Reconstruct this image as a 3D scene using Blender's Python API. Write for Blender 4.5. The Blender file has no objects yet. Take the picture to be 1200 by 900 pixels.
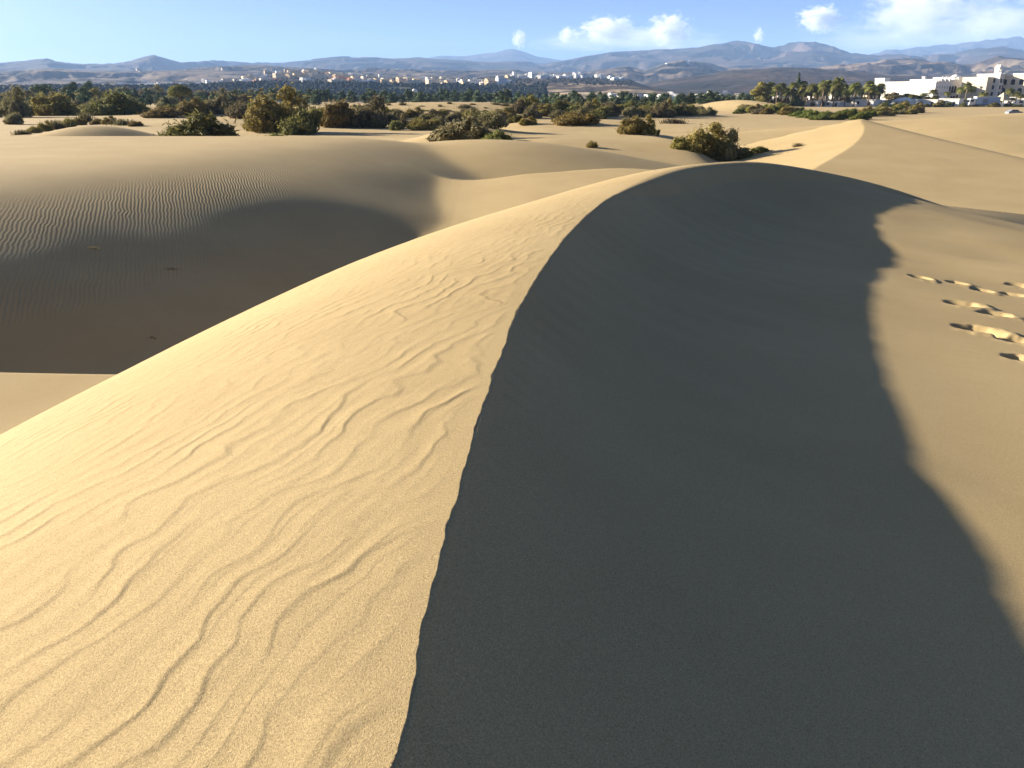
import bpy, bmesh, math, random
import numpy as np
from mathutils import Vector, Matrix

PI = math.pi
rad = math.radians
scene = bpy.context.scene
COL = scene.collection
RNG = np.random.default_rng(7)

# ------------------------------------------------------------------ camera frame
PITCH = rad(20.2)          # looking down
FPX = 924.0                # focal length for a 1200 px wide frame
EYE = 12.0                 # camera height above the datum
SP, CP = math.sin(PITCH), math.cos(PITCH)


def ray(px, py):
    xc, yc = (px - 600.0) / FPX, (450.0 - py) / FPX
    return xc, CP + yc * SP, -SP + yc * CP


def at(px, py, z):
    """point of the view ray through (px,py) at height z relative to the eye"""
    dx, dy, dz = ray(px, py)
    t = z / dz
    return dx * t, dy * t, z


def at_r(px, py, dist):
    dx, dy, dz = ray(px, py)
    t = dist / dy
    return dx * t, dist, dz * t


# ------------------------------------------------------------------ noise (numpy)
def _hash(ix, iy, seed):
    h = (ix.astype(np.int64) * 374761393 + iy.astype(np.int64) * 668265263 + seed * 1442695041) & 0xFFFFFFFF
    h = ((h ^ (h >> 13)) * 1274126177) & 0xFFFFFFFF
    return (h ^ (h >> 16)) & 0xFFFFFFFF


def perlin(x, y, seed=0):
    x0 = np.floor(x); y0 = np.floor(y)
    fx = x - x0; fy = y - y0
    u = fx * fx * fx * (fx * (fx * 6 - 15) + 10)
    v = fy * fy * fy * (fy * (fy * 6 - 15) + 10)

    def g(ix, iy, dx, dy):
        a = _hash(ix, iy, seed) * (2 * PI / 4294967296.0)
        return np.cos(a) * dx + np.sin(a) * dy
    n00 = g(x0, y0, fx, fy); n10 = g(x0 + 1, y0, fx - 1, fy)
    n01 = g(x0, y0 + 1, fx, fy - 1); n11 = g(x0 + 1, y0 + 1, fx - 1, fy - 1)
    a = n00 + u * (n10 - n00); b = n01 + u * (n11 - n01)
    return (a + v * (b - a)) * 1.5


def fbm(x, y, octaves=4, seed=0, gain=0.5, lac=2.03):
    s = 0.0; amp = 1.0
    for i in range(octaves):
        s = s + amp * perlin(x, y, seed + i * 17)
        x = x * lac; y = y * lac; amp *= gain
    return s


def ridged(x, y, octaves=5, seed=0, gain=0.5):
    s = 0.0; amp = 1.0; w = 1.0
    for i in range(octaves):
        n = 1.0 - np.abs(perlin(x, y, seed + i * 31))
        n = n * n * w
        w = np.clip(n * 1.6, 0, 1)
        s = s + n * amp
        x = x * 2.07; y = y * 2.07; amp *= gain
    return s


def smax(a, b, k):
    return 0.5 * (a + b + np.sqrt((a - b) ** 2 + k * k))


def smin(a, b, k):
    return 0.5 * (a + b - np.sqrt((a - b) ** 2 + k * k))


def sstep(e0, e1, x):
    t = np.clip((x - e0) / (e1 - e0), 0, 1)
    return t * t * (3 - 2 * t)


# ------------------------------------------------------------------ the dune field, heights relative to the eye
CREST = np.array([(-2.6, -9.0, -2.6), (-1.3, -4.0, -1.75), (-0.62, -0.5, -1.5)]
                 + [at(*p) for p in ((460, 900, -1.48), (490, 750, -1.48), (525, 620, -1.48), (560, 500, -1.5),
                                     (585, 420, -1.52), (620, 340, -1.55), (670, 270, -1.60), (720, 228, -1.64),
                                     (780, 200, -1.66), (835, 191, -1.68), (890, 190, -1.74), (960, 201, -2.10),
                                     (1035, 219, -2.80), (1110, 243, -3.6), (1200, 268, -4.3))]
                 + [(24.0, 30.0, -5.0), (32.0, 30.0, -6.0)])


def catmull(P, n):
    out = []
    Q = np.vstack([2 * P[0] - P[1], P, 2 * P[-1] - P[-2]])
    for i in range(1, len(Q) - 2):
        p0, p1, p2, p3 = Q[i - 1], Q[i], Q[i + 1], Q[i + 2]
        for k in range(n):
            t = k / n
            out.append(0.5 * ((2 * p1) + (-p0 + p2) * t + (2 * p0 - 5 * p1 + 4 * p2 - p3) * t * t
                              + (-p0 + 3 * p1 - 3 * p2 + p3) * t ** 3))
    out.append(Q[-2])
    return np.array(out)


CL = catmull(CREST, 6)


def crest_dist(x, y):
    """signed distance to the crest line (+ on the slip face side), the crest height and arc position"""
    best = np.full(x.shape, 1e9); sd = np.zeros(x.shape); zc = np.zeros(x.shape); ss = np.zeros(x.shape)
    acc = 0.0
    for i in range(len(CL) - 1):
        a, b = CL[i], CL[i + 1]
        ex, ey = b[0] - a[0], b[1] - a[1]
        L2 = ex * ex + ey * ey; L = math.sqrt(L2)
        lo = -1e9 if i == 0 else 0.0
        hi = 1e9 if i == len(CL) - 2 else 1.0
        t = np.clip(((x - a[0]) * ex + (y - a[1]) * ey) / L2, lo, hi)
        qx, qy = x - a[0] - t * ex, y - a[1] - t * ey
        d = np.sqrt(qx * qx + qy * qy)
        m = d < best
        side = np.where(ex * (y - a[1]) - ey * (x - a[0]) < 0, 1.0, -1.0)
        best = np.where(m, d, best)
        sd = np.where(m, d * side, sd)
        zc = np.where(m, a[2] + t * (b[2] - a[2]), zc)
        ss = np.where(m, acc + t * L, ss)
        acc += L
    return sd, zc, ss


# hollow inside the crescent: drop below the crest and its run-out length along the crest
_seg = np.sqrt(((CL[1:, :2] - CL[:-1, :2]) ** 2).sum(1))
CS = np.concatenate([[0], np.cumsum(_seg)])


def crest_s(p):
    return CS[np.argmin((CL[:, 0] - p[0]) ** 2 + (CL[:, 1] - p[1]) ** 2)]


_key = [(0.0, .7, 1.0), (crest_s(CREST[2]), .70, 1.0), (crest_s(CREST[4]), .74, 1.05), (crest_s(CREST[7]), .90, 1.25),
        (crest_s(CREST[9]), 1.13, 1.55), (crest_s(CREST[11]), 1.60, 2.3), (crest_s(CREST[13]), 1.32, 2.2), (crest_s(CREST[14]), .55, 1.2),
        (crest_s(CREST[15]), .38, .8), (crest_s(CREST[16]), .12, 0.6), (crest_s(CREST[17]), -.25, 1.5), (60.0, .0, 1.0)]
KS, KD, KW = (np.array(c) for c in zip(*_key))


def hollow(x, y):
    num = np.zeros(x.shape); den = np.zeros(x.shape)
    for i in range(len(CL) - 1):
        a, b = CL[i], CL[i + 1]
        ex, ey = b[0] - a[0], b[1] - a[1]
        t = np.clip(((x - a[0]) * ex + (y - a[1]) * ey) / (ex * ex + ey * ey), 0, 1)
        qx, qy = x - a[0] - t * ex, y - a[1] - t * ey
        d2 = qx * qx + qy * qy + 1e-4
        d = np.sqrt(d2)
        si = CS[i] + t * _seg[i]
        D = np.interp(si, KS, KD); W = np.interp(si, KS, KW)
        h = a[2] + t * (b[2] - a[2]) - D * (1 - np.exp(-(d / W) ** 1.0)) - 0.035 * np.maximum(d - 2 * W, 0)
        w = _seg[i] / (d2 * d2 * d)
        num += w * h; den += w
    return num / den


# footprints: pixel position, size and depth
PRINTS = [(1078, 322, .16, 1.0), (1122, 327, .15, .9), (1152, 335, .15, .8), (1128, 353, .20, 1.2), (1166, 364, .18, 1.0),
          (1146, 384, .23, 1.35), (1192, 397, .19, 1.1), (1199, 420, .18, 1.1), (1194, 328, .15, .9),
          (1188, 339, .15, .8)]


def near_dune(x, y, detail=True):
    d, zc, s = crest_dist(x, y)
    if detail:
        d = d + (0.012 * perlin(s * 1.3, s * 0 + 3.3, 5) * sstep(1.0, 6.0, s - 9) + 0.011 * perlin(s * 3.4, s * 0 + 1.3, 6) + 0.007 * perlin(s * 9, s * 0 + 8.3, 8)) * np.exp(-(d / 0.7) ** 2) * (1 - 0.6 * sstep(26, 32, s))
    rnd = 0.02 + 0.22 * sstep(22, 29, s)
    d = np.where(d > 0, np.sqrt(d * d + rnd * rnd) - rnd, d)
    u = np.maximum(-d, 0.0)
    far = sstep(20.0, 30.0, s)
    a = 0.05 + 0.05 * far; b = 0.05 + 0.02 * far
    smx = 0.56
    uc = (smx - a) / (2 * b)
    out = np.where(u < uc, a * u + b * u * u, a * uc + b * uc * uc + smx * (u - uc))
    z_out = zc - out
    v = np.maximum(d, 0.0)
    z_in = hollow(x, y)
    z_in = zc + (z_in - zc) * sstep(-0.02, 0.02 + 0.5 * sstep(22, 29, s), v)
    return np.where(d > 0, z_in, z_out), d, s


def mound(x, y, c, rx, ry, rot=0.0, p=1.0):
    co, si = math.cos(rot), math.sin(rot)
    dx, dy = x - c[0], y - c[1]
    u = (dx * co + dy * si) / rx; v = (-dx * si + dy * co) / ry
    return np.exp(-(u * u + v * v) ** p)


def ridge_line(x, y, pts, fl, fr):
    """ridge with a sharp crest: fl / fr slopes on the left and right of its direction"""
    best = np.full(x.shape, 1e9); z = np.full(x.shape, -99.0)
    for i in range(len(pts) - 1):
        a, b = pts[i], pts[i + 1]
        ex, ey = b[0] - a[0], b[1] - a[1]
        t = np.clip(((x - a[0]) * ex + (y - a[1]) * ey) / (ex * ex + ey * ey), 0, 1)
        qx, qy = x - a[0] - t * ex, y - a[1] - t * ey
        d = np.sqrt(qx * qx + qy * qy)
        side = ex * (y - a[1]) - ey * (x - a[0])
        h = a[2] + t * (b[2] - a[2]) - np.where(side > 0, fl, fr) * d
        z = np.where(d < best, h, z); best = np.minimum(best, d)
    return z


def floor_h(x, y):
    r = np.sqrt(x * x + y * y)
    z = -5.5 - 0.3 * sstep(30, 70, r) - 1.4 * sstep(70, 220, r)
    return z


DOME_Q = np.linspace(-16, 30, 461)
DOME_S = np.interp(DOME_Q, [-15, -11, -8, -5.5, -3, -1, 0.8, 2.5, 4.5, 7], [0, .07, .20, .275, .31, .335, .335, .29, .18, 0])
for _ in range(6):
    DOME_S = np.convolve(np.pad(DOME_S, 5, mode='edge'), np.ones(11) / 11, 'valid')
DOME_I = np.cumsum(DOME_S) * (DOME_Q[1] - DOME_Q[0])


def dunes(x, y):
    r = np.sqrt(x * x + y * y)
    z = floor_h(x, y)
    und = fbm(x / 34.0, y / 22.0, 3, 40)
    z = z + 0.55 * und * sstep(45, 90, r) * (1 - 0.6 * sstep(150, 400, r))
    # the shaded dome on the left
    q = (x + 6.4) * 0.963 - (y - 20.0) * 0.27 + 0.22 * np.maximum(17.0 - y, 0) + 0.25 * perlin(x / 6.0, y / 6.0, 91)
    fq = 1.0 - 0.20 * sstep(25, 32, y) - 0.06 * sstep(15.5, 12.5, y)
    d2 = -2.42 - 1.04 * fq * np.interp(q, DOME_Q, DOME_I)
    d2 = np.where(x > 25, -20.0, d2) - 0.06 * np.maximum(np.abs(y - 34.0) - 16.0, 0) - 3.0 * sstep(50, 75, y) - 0.10 * np.maximum(-40 - x, 0)
    z = smax(z, d2, 0.25)
    z = smax(z, -4.62 - 1.2 * sstep(13.0, 14.6, y + 0.06 * (x + 9)) - 1.5 * sstep(40, 60, np.abs(x)) - 1.5 * sstep(-6, 4, x), 0.05)
    # C: dull dome behind
    c = at(560, 182, -3.9)
    dc = -5.6 + 2.85 * mound(x, y, (-1.5, 52.0), 14.0, 10.0, -0.25, 1.0)
    z = smax(z, dc, 0.25)
    # B: sunlit ridge running behind the near dune
    B = catmull(np.array([at(440, 183, -3.3), at(530, 211, -4.0), at(640, 203, -3.65), at(770, 200, -3.5), (16.0, 33.0, -4.2), (26.0, 36.0, -5.5)]), 8)
    yb = np.interp(x, B[:, 0], B[:, 1]); zb = np.interp(x, B[:, 0], B[:, 2])
    db = zb - np.where(y > yb, 0.16, 0.10) * np.abs(y - yb) - 0.25 * np.maximum(B[0, 0] - x, 0)
    z = smax(z, db, 0.10)
    # D: sunlit platform with a slip end beside the big shrub
    edge = 1.0 / (1.0 + np.exp((x - (15.5 + 0.5 * np.sin(y * 0.3))) / 0.55)) * sstep(-14, 4, x) * sstep(56, 72, y) * (1 - sstep(96, 122, y))
    z = z + 1.85 * edge
    # E: pyramid dune on the right
    A = at_r(1010, 141, 74.0); e1 = at_r(982, 178, 58.0); Rr = at_r(1200, 188, 55.0)

    def side(p, q_):
        ux, uy = q_[0] - p[0], q_[1] - p[1]; l_ = math.hypot(ux, uy)
        return ((x - p[0]) * uy - (y - p[1]) * ux) / l_
    sl_ = side(A, e1) + 0.9 * np.sin((A[1] - y) / 6.5) * sstep(0, 5, A[1] - y); sr_ = -side(A, Rr)
    de = A[2] + 0.092 * (y - A[1]) - 0.24 * np.maximum(sl_, 0) - 0.40 * smax(sr_, 0.0, 0.8) - 0.45 * np.maximum(y - A[1], 0)
    z = smax(z, de, 0.4)
    # F: broad sunlit swell at the far right
    z = z + 3.3 * mound(x, y, (78.0, 112.0), 34.0, 24.0, 0.5) + 1.3 * mound(x, y, (52, 92), 20, 14, 0.3)
    # G: bank climbing to the hotel terrace
    g = at_r(880, 118, 250.0)
    z = z + 3.6 * mound(x, y, (79.0, 290.0), 13.0, 40.0, 0.1)
    # small dunes among the shrubs on the left
    for px, py, dist, h, rx, ry in ((115, 150, 88, 2.3, 8, 6), (60, 145, 98, 1.1, 12, 5), (20, 152, 80, .9, 7, 6), (330, 150, 84, 1.0, 9, 5),
                                    (150, 165, 70, .9, 7, 4), (470, 155, 80, .9, 9, 7), (255, 128, 150, 1.3, 20, 10),
                                    (480, 125, 215, 3.0, 60, 25), (400, 118, 260, 2.0, 30, 22), (560, 128, 200, 1.2, 26, 20),
                                    (545, 166, 79, 1.1, 4.5, 3.5), (650, 150, 100, .8, 20, 8), (960, 165, 100, .8, 16, 6), (800, 150, 120, .6, 30, 10)):
        c = at_r(px, py, dist)
        z = z + h * mound(x, y, (c[0], c[1]), rx, ry)
    return z


def ripples(x, y, d, s):
    """wind ripples of the sunlit flank: broken, sinuous little steps whose lee looks down to the right"""
    n = x * 0.93 - y * 0.37
    m = x * 0.37 + y * 0.93
    w = 0.50 * perlin(x * 0.9, y * 0.9, 3) + 0.40 * perlin(m * 2.1, n * 2.0, 4) + 0.10 * perlin(m * 6.5, n * 5.0, 6)
    z = 0.0
    for lam, amp0, sd, lo, hi in ((0.185, 0.0046, 12, -0.75, 0.30), (0.09, 0.0013, 52, -0.6, 0.4)):
        ph = n / lam + w * (1.25 if lam > .2 else 1.9) + sd * 0.37
        f = ph - np.floor(ph)
        saw = np.where(f < 0.85, (f / 0.85) ** 2.0, (1 - f) / 0.15)
        saw = saw * saw * (3 - 2 * saw) * 0.5 + saw * 0.5
        cell = np.floor(ph)
        amp = sstep(lo, hi, perlin(m * 1.5 + cell * 7.13, cell * 3.7, sd)) * (0.45 + 0.55 * sstep(-.4, .4, perlin(x * .7, y * .7, sd + 2)))
        z = z + amp0 * amp * saw
    return z + perlin(m * 3.0, n * 12.0, 21) * 0.0012


def height(x, y):
    x = np.asarray(x, float); y = np.asarray(y, float)
    z = dunes(x, y)
    r = np.sqrt(x * x + y * y)
    m = r < 60
    if m.any():
        xm, ym = x[m], y[m]
        nd, d, s = near_dune(xm, ym)
        rr = np.sqrt(xm * xm + ym * ym)
        lit = sstep(0.02, 0.16, -d) * (1 - sstep(3.5, 6.5, -d)) * (1 - 0.6 * sstep(7, 16, rr))
        nd = nd - 9.0 * sstep(34, 56, rr)
        nd = nd + lit * ripples(xm, ym, d, s)
        # soft wind streaks and prints on the far side
        inn = sstep(0.3, 1.2, d)
        q1 = xm * 0.5 + ym * 0.866
        q2 = xm * 0.866 - ym * 0.5
        nd = nd + inn * (0.007 * perlin(q1 * 2.2, q2 * 0.35, 61) * sstep(6, 12, rr) + 0.012 * perlin(xm * .55, ym * .55, 62) + 0.034 * perlin(q1 * 1.5, q2 * .8, 64) * sstep(3, 5, rr) * (1 - sstep(1.8, 3.4, d))
                         + 0.0045 * np.abs(perlin(q1 * 3.6 + 0.25 * perlin(q2 * 1.2, q1 * .4, 66), q2 * 0.22, 65)) * sstep(2.5, 4.5, d) + 0.03 * sstep(11, 16, rr) * perlin(q1 * .9, q2 * .3, 63))
        for px, py, sz, dp in PRINTS:
            cz = -2.72
            c = at(px, py, cz)
            cz = float(hollow(np.array([c[0]]), np.array([c[1]]))[0])
            c = at(px, py, cz)
            ang = rad(-52 + 18 * math.sin(px * 1.7))
            dx, dy = xm - c[0], ym - c[1]
            uu = (dx * math.cos(ang) + dy * math.sin(ang)) / (sz * 1.15)
            vv = (-dx * math.sin(ang) + dy * math.cos(ang)) / (sz * 0.72)
            q = uu * uu + vv * vv
            q = q * (1 + 0.35 * perlin(xm * 7, ym * 7, int(px)))
            nd = nd - 0.095 * dp * np.exp(-np.abs(q * (1 + 0.2 * perlin(xm * 9, ym * 9, int(px) + 5))) ** 3) + 0.024 * dp * np.exp(-((np.sqrt(q) - 1.55) / 0.45) ** 2) * (0.5 + 0.5 * np.clip(uu, -1, 1))
        z[m] = smax(z[m], nd, 0.10 + 0.9 * sstep(20, 29, rr) * (d < 0) * sstep(1.0, 4.0, -d))
    return z


def ground_z(x, y):
    """world height of the sand under one point"""
    return float(height(np.array([x]), np.array([y]))[0]) + EYE


# ------------------------------------------------------------------ mesh helpers
def link_mesh(name, verts, faces, mat, parent=None, smooth=False, mats=None, mat_idx=None):
    me = bpy.data.meshes.new(name)
    verts = np.asarray(verts, np.float32)
    faces = np.asarray(faces, np.int32)
    nf, k = faces.shape
    me.vertices.add(len(verts)); me.vertices.foreach_set('co', verts.ravel())
    me.loops.add(nf * k); me.loops.foreach_set('vertex_index', faces.ravel())
    me.polygons.add(nf)
    me.polygons.foreach_set('loop_start', np.arange(0, nf * k, k, dtype=np.int32))
    me.polygons.foreach_set('loop_total', np.full(nf, k, np.int32))
    me.polygons.foreach_set('use_smooth', np.full(nf, bool(smooth)))
    for mm in (mats or ([mat] if mat else [])):
        me.materials.append(mm)
    if mat_idx is not None:
        me.polygons.foreach_set('material_index', np.asarray(mat_idx, np.int32))
    me.update(calc_edges=True)
    o = bpy.data.objects.new(name, me); COL.objects.link(o)
    if parent:
        o.parent = parent
    return o


def tag(o, label=None, cat=None, group=None, kind=None):
    if label: o['label'] = label
    if cat: o['category'] = cat
    if group: o['group'] = group
    if kind: o['kind'] = kind
    return o


def grid_faces(nr, nc):
    i = np.arange((nr - 1) * (nc - 1)); rr = i // (nc - 1); cc = i % (nc - 1)
    a = rr * nc + cc
    return np.stack([a, a + 1, a + nc + 1, a + nc], 1)


# ------------------------------------------------------------------ materials
def new_mat(name):
    m = bpy.data.materials.new(name); m.use_nodes = True
    nt = m.node_tree; nt.nodes.clear()
    out = nt.nodes.new('ShaderNodeOutputMaterial')
    b = nt.nodes.new('ShaderNodeBsdfPrincipled')
    nt.links.new(b.outputs[0], out.inputs[0])
    return m, nt, b, out


def node(nt, t, **kw):
    n = nt.nodes.new(t)
    for k, v in kw.items():
        if k.startswith('i_'):
            n.inputs[k[2:].replace('_', ' ')].default_value = v
        else:
            setattr(n, k, v)
    return n


def ramp(nt, fac, stops):
    r = nt.nodes.new('ShaderNodeValToRGB')
    el = r.color_ramp.elements
    while len(el) < len(stops): el.new(0.5)
    for e, (p, c) in zip(el, stops):
        e.position = p; e.color = (*c, 1) if len(c) == 3 else c
    nt.links.new(fac, r.inputs[0])
    return r


def math_node(nt, op, a, b=None, clamp=False):
    n = nt.nodes.new('ShaderNodeMath'); n.operation = op; n.use_clamp = clamp
    for i, v in enumerate((a, b)):
        if v is None: continue
        if isinstance(v, (int, float)): n.inputs[i].default_value = v
        else: nt.links.new(v, n.inputs[i])
    return n.outputs[0]


def mix_rgb(nt, fac, a, b, mode='MIX'):
    n = nt.nodes.new('ShaderNodeMix'); n.data_type = 'RGBA'; n.blend_type = mode
    if isinstance(fac, (int, float)): n.inputs['Factor'].default_value = fac
    else: nt.links.new(fac, n.inputs['Factor'])
    for sock, v in ((n.inputs[6], a), (n.inputs[7], b)):
        if isinstance(v, tuple): sock.default_value = (*v, 1) if len(v) == 3 else v
        else: nt.links.new(v, sock)
    return n.outputs[2]


def sand_material():
    m, nt, b, out = new_mat('dune_sand')
    L = nt.links.new
    geo = node(nt, 'ShaderNodeNewGeometry')
    P = geo.outputs['Position']
    # broad tone variation
    n1 = node(nt, 'ShaderNodeTexNoise', i_Scale=0.35, i_Detail=5.0, i_Roughness=0.6); L(P, n1.inputs['Vector'])
    n2 = node(nt, 'ShaderNodeTexNoise', i_Scale=160.0, i_Detail=3.0, i_Roughness=0.8); L(P, n2.inputs['Vector'])
    n3 = node(nt, 'ShaderNodeTexNoise', i_Scale=420.0, i_Detail=1.0, i_Roughness=0.6); L(P, n3.inputs['Vector'])
    c1 = ramp(nt, n1.outputs[0], [(0.3, (0.385, 0.289, 0.146)), (0.7, (0.435, 0.333, 0.174))])
    grain = ramp(nt, n2.outputs[0], [(0.28, (0.45, 0.45, 0.45)), (0.5, (1, 1, 1)), (0.74, (1.5, 1.5, 1.55))])
    fine = ramp(nt, n3.outputs[0], [(0.28, (0.55, 0.55, 0.55)), (0.5, (1, 1, 1)), (0.75, (1.4, 1.4, 1.4))])
    c = mix_rgb(nt, 0.8, c1.outputs[0], grain.outputs[0], 'MULTIPLY')
    c = mix_rgb(nt, 0.8, c, fine.outputs[0], 'MULTIPLY')
    L(c, b.inputs['Base Color'])
    b.inputs['Roughness'].default_value = 0.95
    b.inputs['Specular IOR Level'].default_value = 0.15
    # ripples on the dome at the left, carried by a vertex mask
    att = node(nt, 'ShaderNodeAttribute', attribute_name='ripple')
    mp = node(nt, 'ShaderNodeMapping'); L(P, mp.inputs[0]); mp.inputs['Rotation'].default_value = (0, 0, rad(-22))
    wv = node(nt, 'ShaderNodeTexWave', i_Scale=3.1, i_Distortion=5.5, i_Detail=2.0, i_Detail_Scale=0.5, i_Detail_Roughness=0.55)
    wv.bands_direction = 'X'; L(mp.outputs[0], wv.inputs['Vector'])
    hgt = math_node(nt, 'MULTIPLY', wv.outputs['Fac'], att.outputs['Fac'])
    bp = node(nt, 'ShaderNodeBump', i_Strength=1.0, i_Distance=0.008); L(hgt, bp.inputs['Height'])
    gsum = math_node(nt, 'ADD', n2.outputs[0], n3.outputs[0])
    bp2 = node(nt, 'ShaderNodeBump', i_Strength=0.55, i_Distance=0.0035); L(gsum, bp2.inputs['Height']); L(bp.outputs[0], bp2.inputs['Normal'])
    L(bp2.outputs[0], b.inputs['Normal'])
    return m


SAND = sand_material()

# ------------------------------------------------------------------ the sand sheet
def build_sand():
    # azimuth: dense in front, coarse behind
    az = np.concatenate([np.linspace(-180, -47, 60)[:-1], np.linspace(-47, 47, 1300), np.linspace(47, 180, 60)[1:]])
    az = np.radians(az)
    r = np.concatenate([np.linspace(0.02, 0.9, 12)[:-1], np.exp(np.arange(math.log(0.9), math.log(14), 0.0042)),
                        np.exp(np.arange(math.log(14), math.log(34), 0.0042)), np.exp(np.arange(math.log(34), math.log(60), 0.0075)),
                        np.exp(np.arange(math.log(60), math.log(700), 0.011)), [700.0]])
    R, A = np.meshgrid(r, az, indexing='ij')
    x = (R * np.sin(A)).ravel(); y = (R * np.cos(A)).ravel()
    z = np.empty_like(x)
    for i in range(0, len(x), 200000):
        z[i:i + 200000] = height(x[i:i + 200000], y[i:i + 200000])
    # sink below the coastal plain sheet at the far end
    rr = np.sqrt(x * x + y * y)
    z -= 2.0 * sstep(610, 700, rr)
    o = link_mesh('sand_dunes', np.stack([x, y, z + EYE], 1), grid_faces(len(r), len(az)), SAND, smooth=True)
    qq = (x + 7.0) * 0.963 - (y - 20.0) * 0.27
    msk = sstep(9, 12, rr) * (1 - sstep(36, 48, rr)) * sstep(-9, -5, qq) * (1 - sstep(2.0, 4.0, qq)) * (x < 0) * sstep(-4.60, -4.5, z)
    msk = msk * (0.2 + 0.8 * np.maximum(sstep(0.5, -3.0, qq) * sstep(-5, -10, x), sstep(17.5, 14, y)))
    me = o.data
    a = me.attributes.new('ripple', 'FLOAT', 'POINT')
    a.data.foreach_set('value', msk.astype(np.float32))
    tag(o, kind='structure')
    return o


build_sand()

# ------------------------------------------------------------------ hills and mountains inland
def pix_dir(px, py):
    dx, dy, dz = ray(px, py)
    h = math.hypot(dx, dy)
    return math.degrees(math.atan2(dx, dy)), dz / h


def profile(pts):
    P = [pix_dir(*p) for p in pts]
    return np.array([p[0] for p in P]), np.array([p[1] for p in P])


FAR_L = profile([(-600, 78), (430, 76), (480, 70), (520, 66), (555, 65), (580, 61), (592, 58), (603, 58), (617, 61), (632, 67), (660, 70), (720, 66), (760, 64), (800, 66), (1000, 66),
                 (1040, 60), (1080, 57), (1120, 53), (1150, 50), (1185, 46), (1230, 44), (1800, 48)])
MID_L = profile([(-600, 76), (0, 74), (30, 72), (55, 69), (75, 72), (100, 74), (135, 73), (155, 71), (168, 67), (181, 64), (195, 68), (212, 73), (235, 72), (250, 70), (265, 72),
                 (290, 74), (330, 73), (360, 70), (400, 67), (430, 67), (460, 69), (490, 68), (520, 70), (560, 72), (600, 72), (640, 74), (665, 70), (690, 66), (720, 62),
                 (760, 59), (800, 56), (840, 52), (865, 50), (885, 52), (900, 55), (930, 52), (955, 51), (975, 55), (1000, 63), (1030, 66), (1060, 64), (1090, 66),
                 (1120, 63), (1150, 58), (1175, 57), (1200, 60), (1800, 66)])
NEAR_L = profile([(-600, 86), (0, 84), (60, 80), (100, 83), (150, 84), (200, 82), (240, 78), (270, 78), (300, 76), (350, 79), (400, 82), (440, 80), (500, 82), (560, 83),
                  (600, 82), (650, 85), (690, 84), (720, 80), (735, 78), (755, 83), (775, 76), (800, 71), (825, 72), (850, 78), (900, 80), (960, 80), (1000, 74), (1040, 70),
                  (1100, 72), (1140, 76), (1170, 68), (1200, 71), (1800, 80)])
BROWN_L = profile([(-600, 112), (690, 112), (715, 106), (740, 101), (780, 93), (820, 87), (860, 81), (900, 79), (950, 80), (1000, 84), (1050, 88), (1100, 90), (1200, 92), (1800, 100)])
MESA_L = profile([(-600, 106), (0, 103), (100, 101), (240, 98), (285, 92), (320, 85), (365, 84), (410, 89), (450, 92), (520, 93), (570, 91), (615, 89), (690, 90), (735, 93), (765, 103), (800, 111), (1800, 114)])
HILLOCK_L = profile([(-600, 118), (590, 117), (612, 110), (640, 104), (680, 101), (720, 101), (760, 103), (800, 107), (840, 112), (870, 117), (1800, 120)])


def hills(x, y):
    r = np.sqrt(x * x + y * y)
    az = np.degrees(np.arctan2(x, y))
    base = -8.0 + 0.006 * np.maximum(r - 1500, 0)
    z = base + 1.5 * fbm(x / 260.0, y / 260.0, 3, 300)

    def layer(prof, R0, wf, wb, seed, rough, sc, wob=0.12):
        az2, t = prof
        h = np.interp(az, az2, t)
        R = R0 * (1 + wob * perlin(az / 9.0, az * 0 + seed, seed))
        crest = h * R
        u = np.where(r < R, (R - r) / wf, (r - R) / wb)
        rg = 0.65 * ridged(x / sc, y / sc, 5, seed) + 0.5 * ridged(x / sc * 2.7 + 9.1, y / sc * 2.7, 4, seed + 7)
        sh = np.clip(1 - u, 0, 1)
        sh = sh * sh * (3 - 2 * sh) * 0.35 + sh * 0.65
        k = np.clip(u * 5.0, 0, 1)
        f = sh * (1 - rough * k * (1.05 - np.clip(rg, 0, 1.3) * 0.85))
        crest = crest + 0.07 * np.maximum(crest - base, 0) * (ridged(x / (sc * 0.3), y / (sc * 0.3), 3, seed + 3) - 0.9) * (0.25 + 0.75 * sstep(8, 22, az))
        crest = crest + 0.05 * np.maximum(crest - base, 0) * (1 - 0.4 * k) * fbm(x / (sc * 0.45), y / (sc * 0.45), 3, seed + 5)
        return base + (crest - base) * f
    z = np.maximum(z, layer(FAR_L, 17000, 4500, 4000, 401, 0.8, 2600.0, 0.03))
    z = np.maximum(z, layer(MID_L, 11000, 5200, 4000, 402, 0.95, 1900.0, 0.05))
    z = np.maximum(z, layer(NEAR_L, 5600, 2600, 2000, 403, 0.9, 900.0, 0.06))
    z = smax(z, layer(BROWN_L, 3400, 1500, 1500, 404, 0.35, 700.0, 0.03), 3.0)
    # the terrace that carries the town: wooded scarp in front, gentle top
    az2, t = MESA_L
    R = 2900.0
    top = np.interp(az, az2, t) * R
    R1 = 1950.0 + 160 * perlin(az / 6.0, az * 0 + 2.2, 405)
    scarp = np.interp(az, az2, np.minimum(t, t * 0.45 + 0.002)) * R1
    q = np.clip((r - R1) / (R - R1), 0, 1)
    zt = np.where(r < R1, base + (scarp - base) * sstep(R1 - 420, R1, r), scarp + (top - scarp) * q)
    zt = np.where(r > R, top - (r - R) * 0.02, zt)
    zt = zt + np.maximum(zt - base, 0) * 0.10 * fbm(x / 150.0, y / 150.0, 3, 406) * (1 - q * (r < R))
    z = smax(z, zt, 2.0)
    z = smax(z, layer(HILLOCK_L, 1750, 620, 700, 407, 0.25, 260.0, 0.04), 1.0)
    return z


def hill_z(x, y):
    return float(hills(np.array([x], float), np.array([y], float))[0]) + EYE


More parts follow.
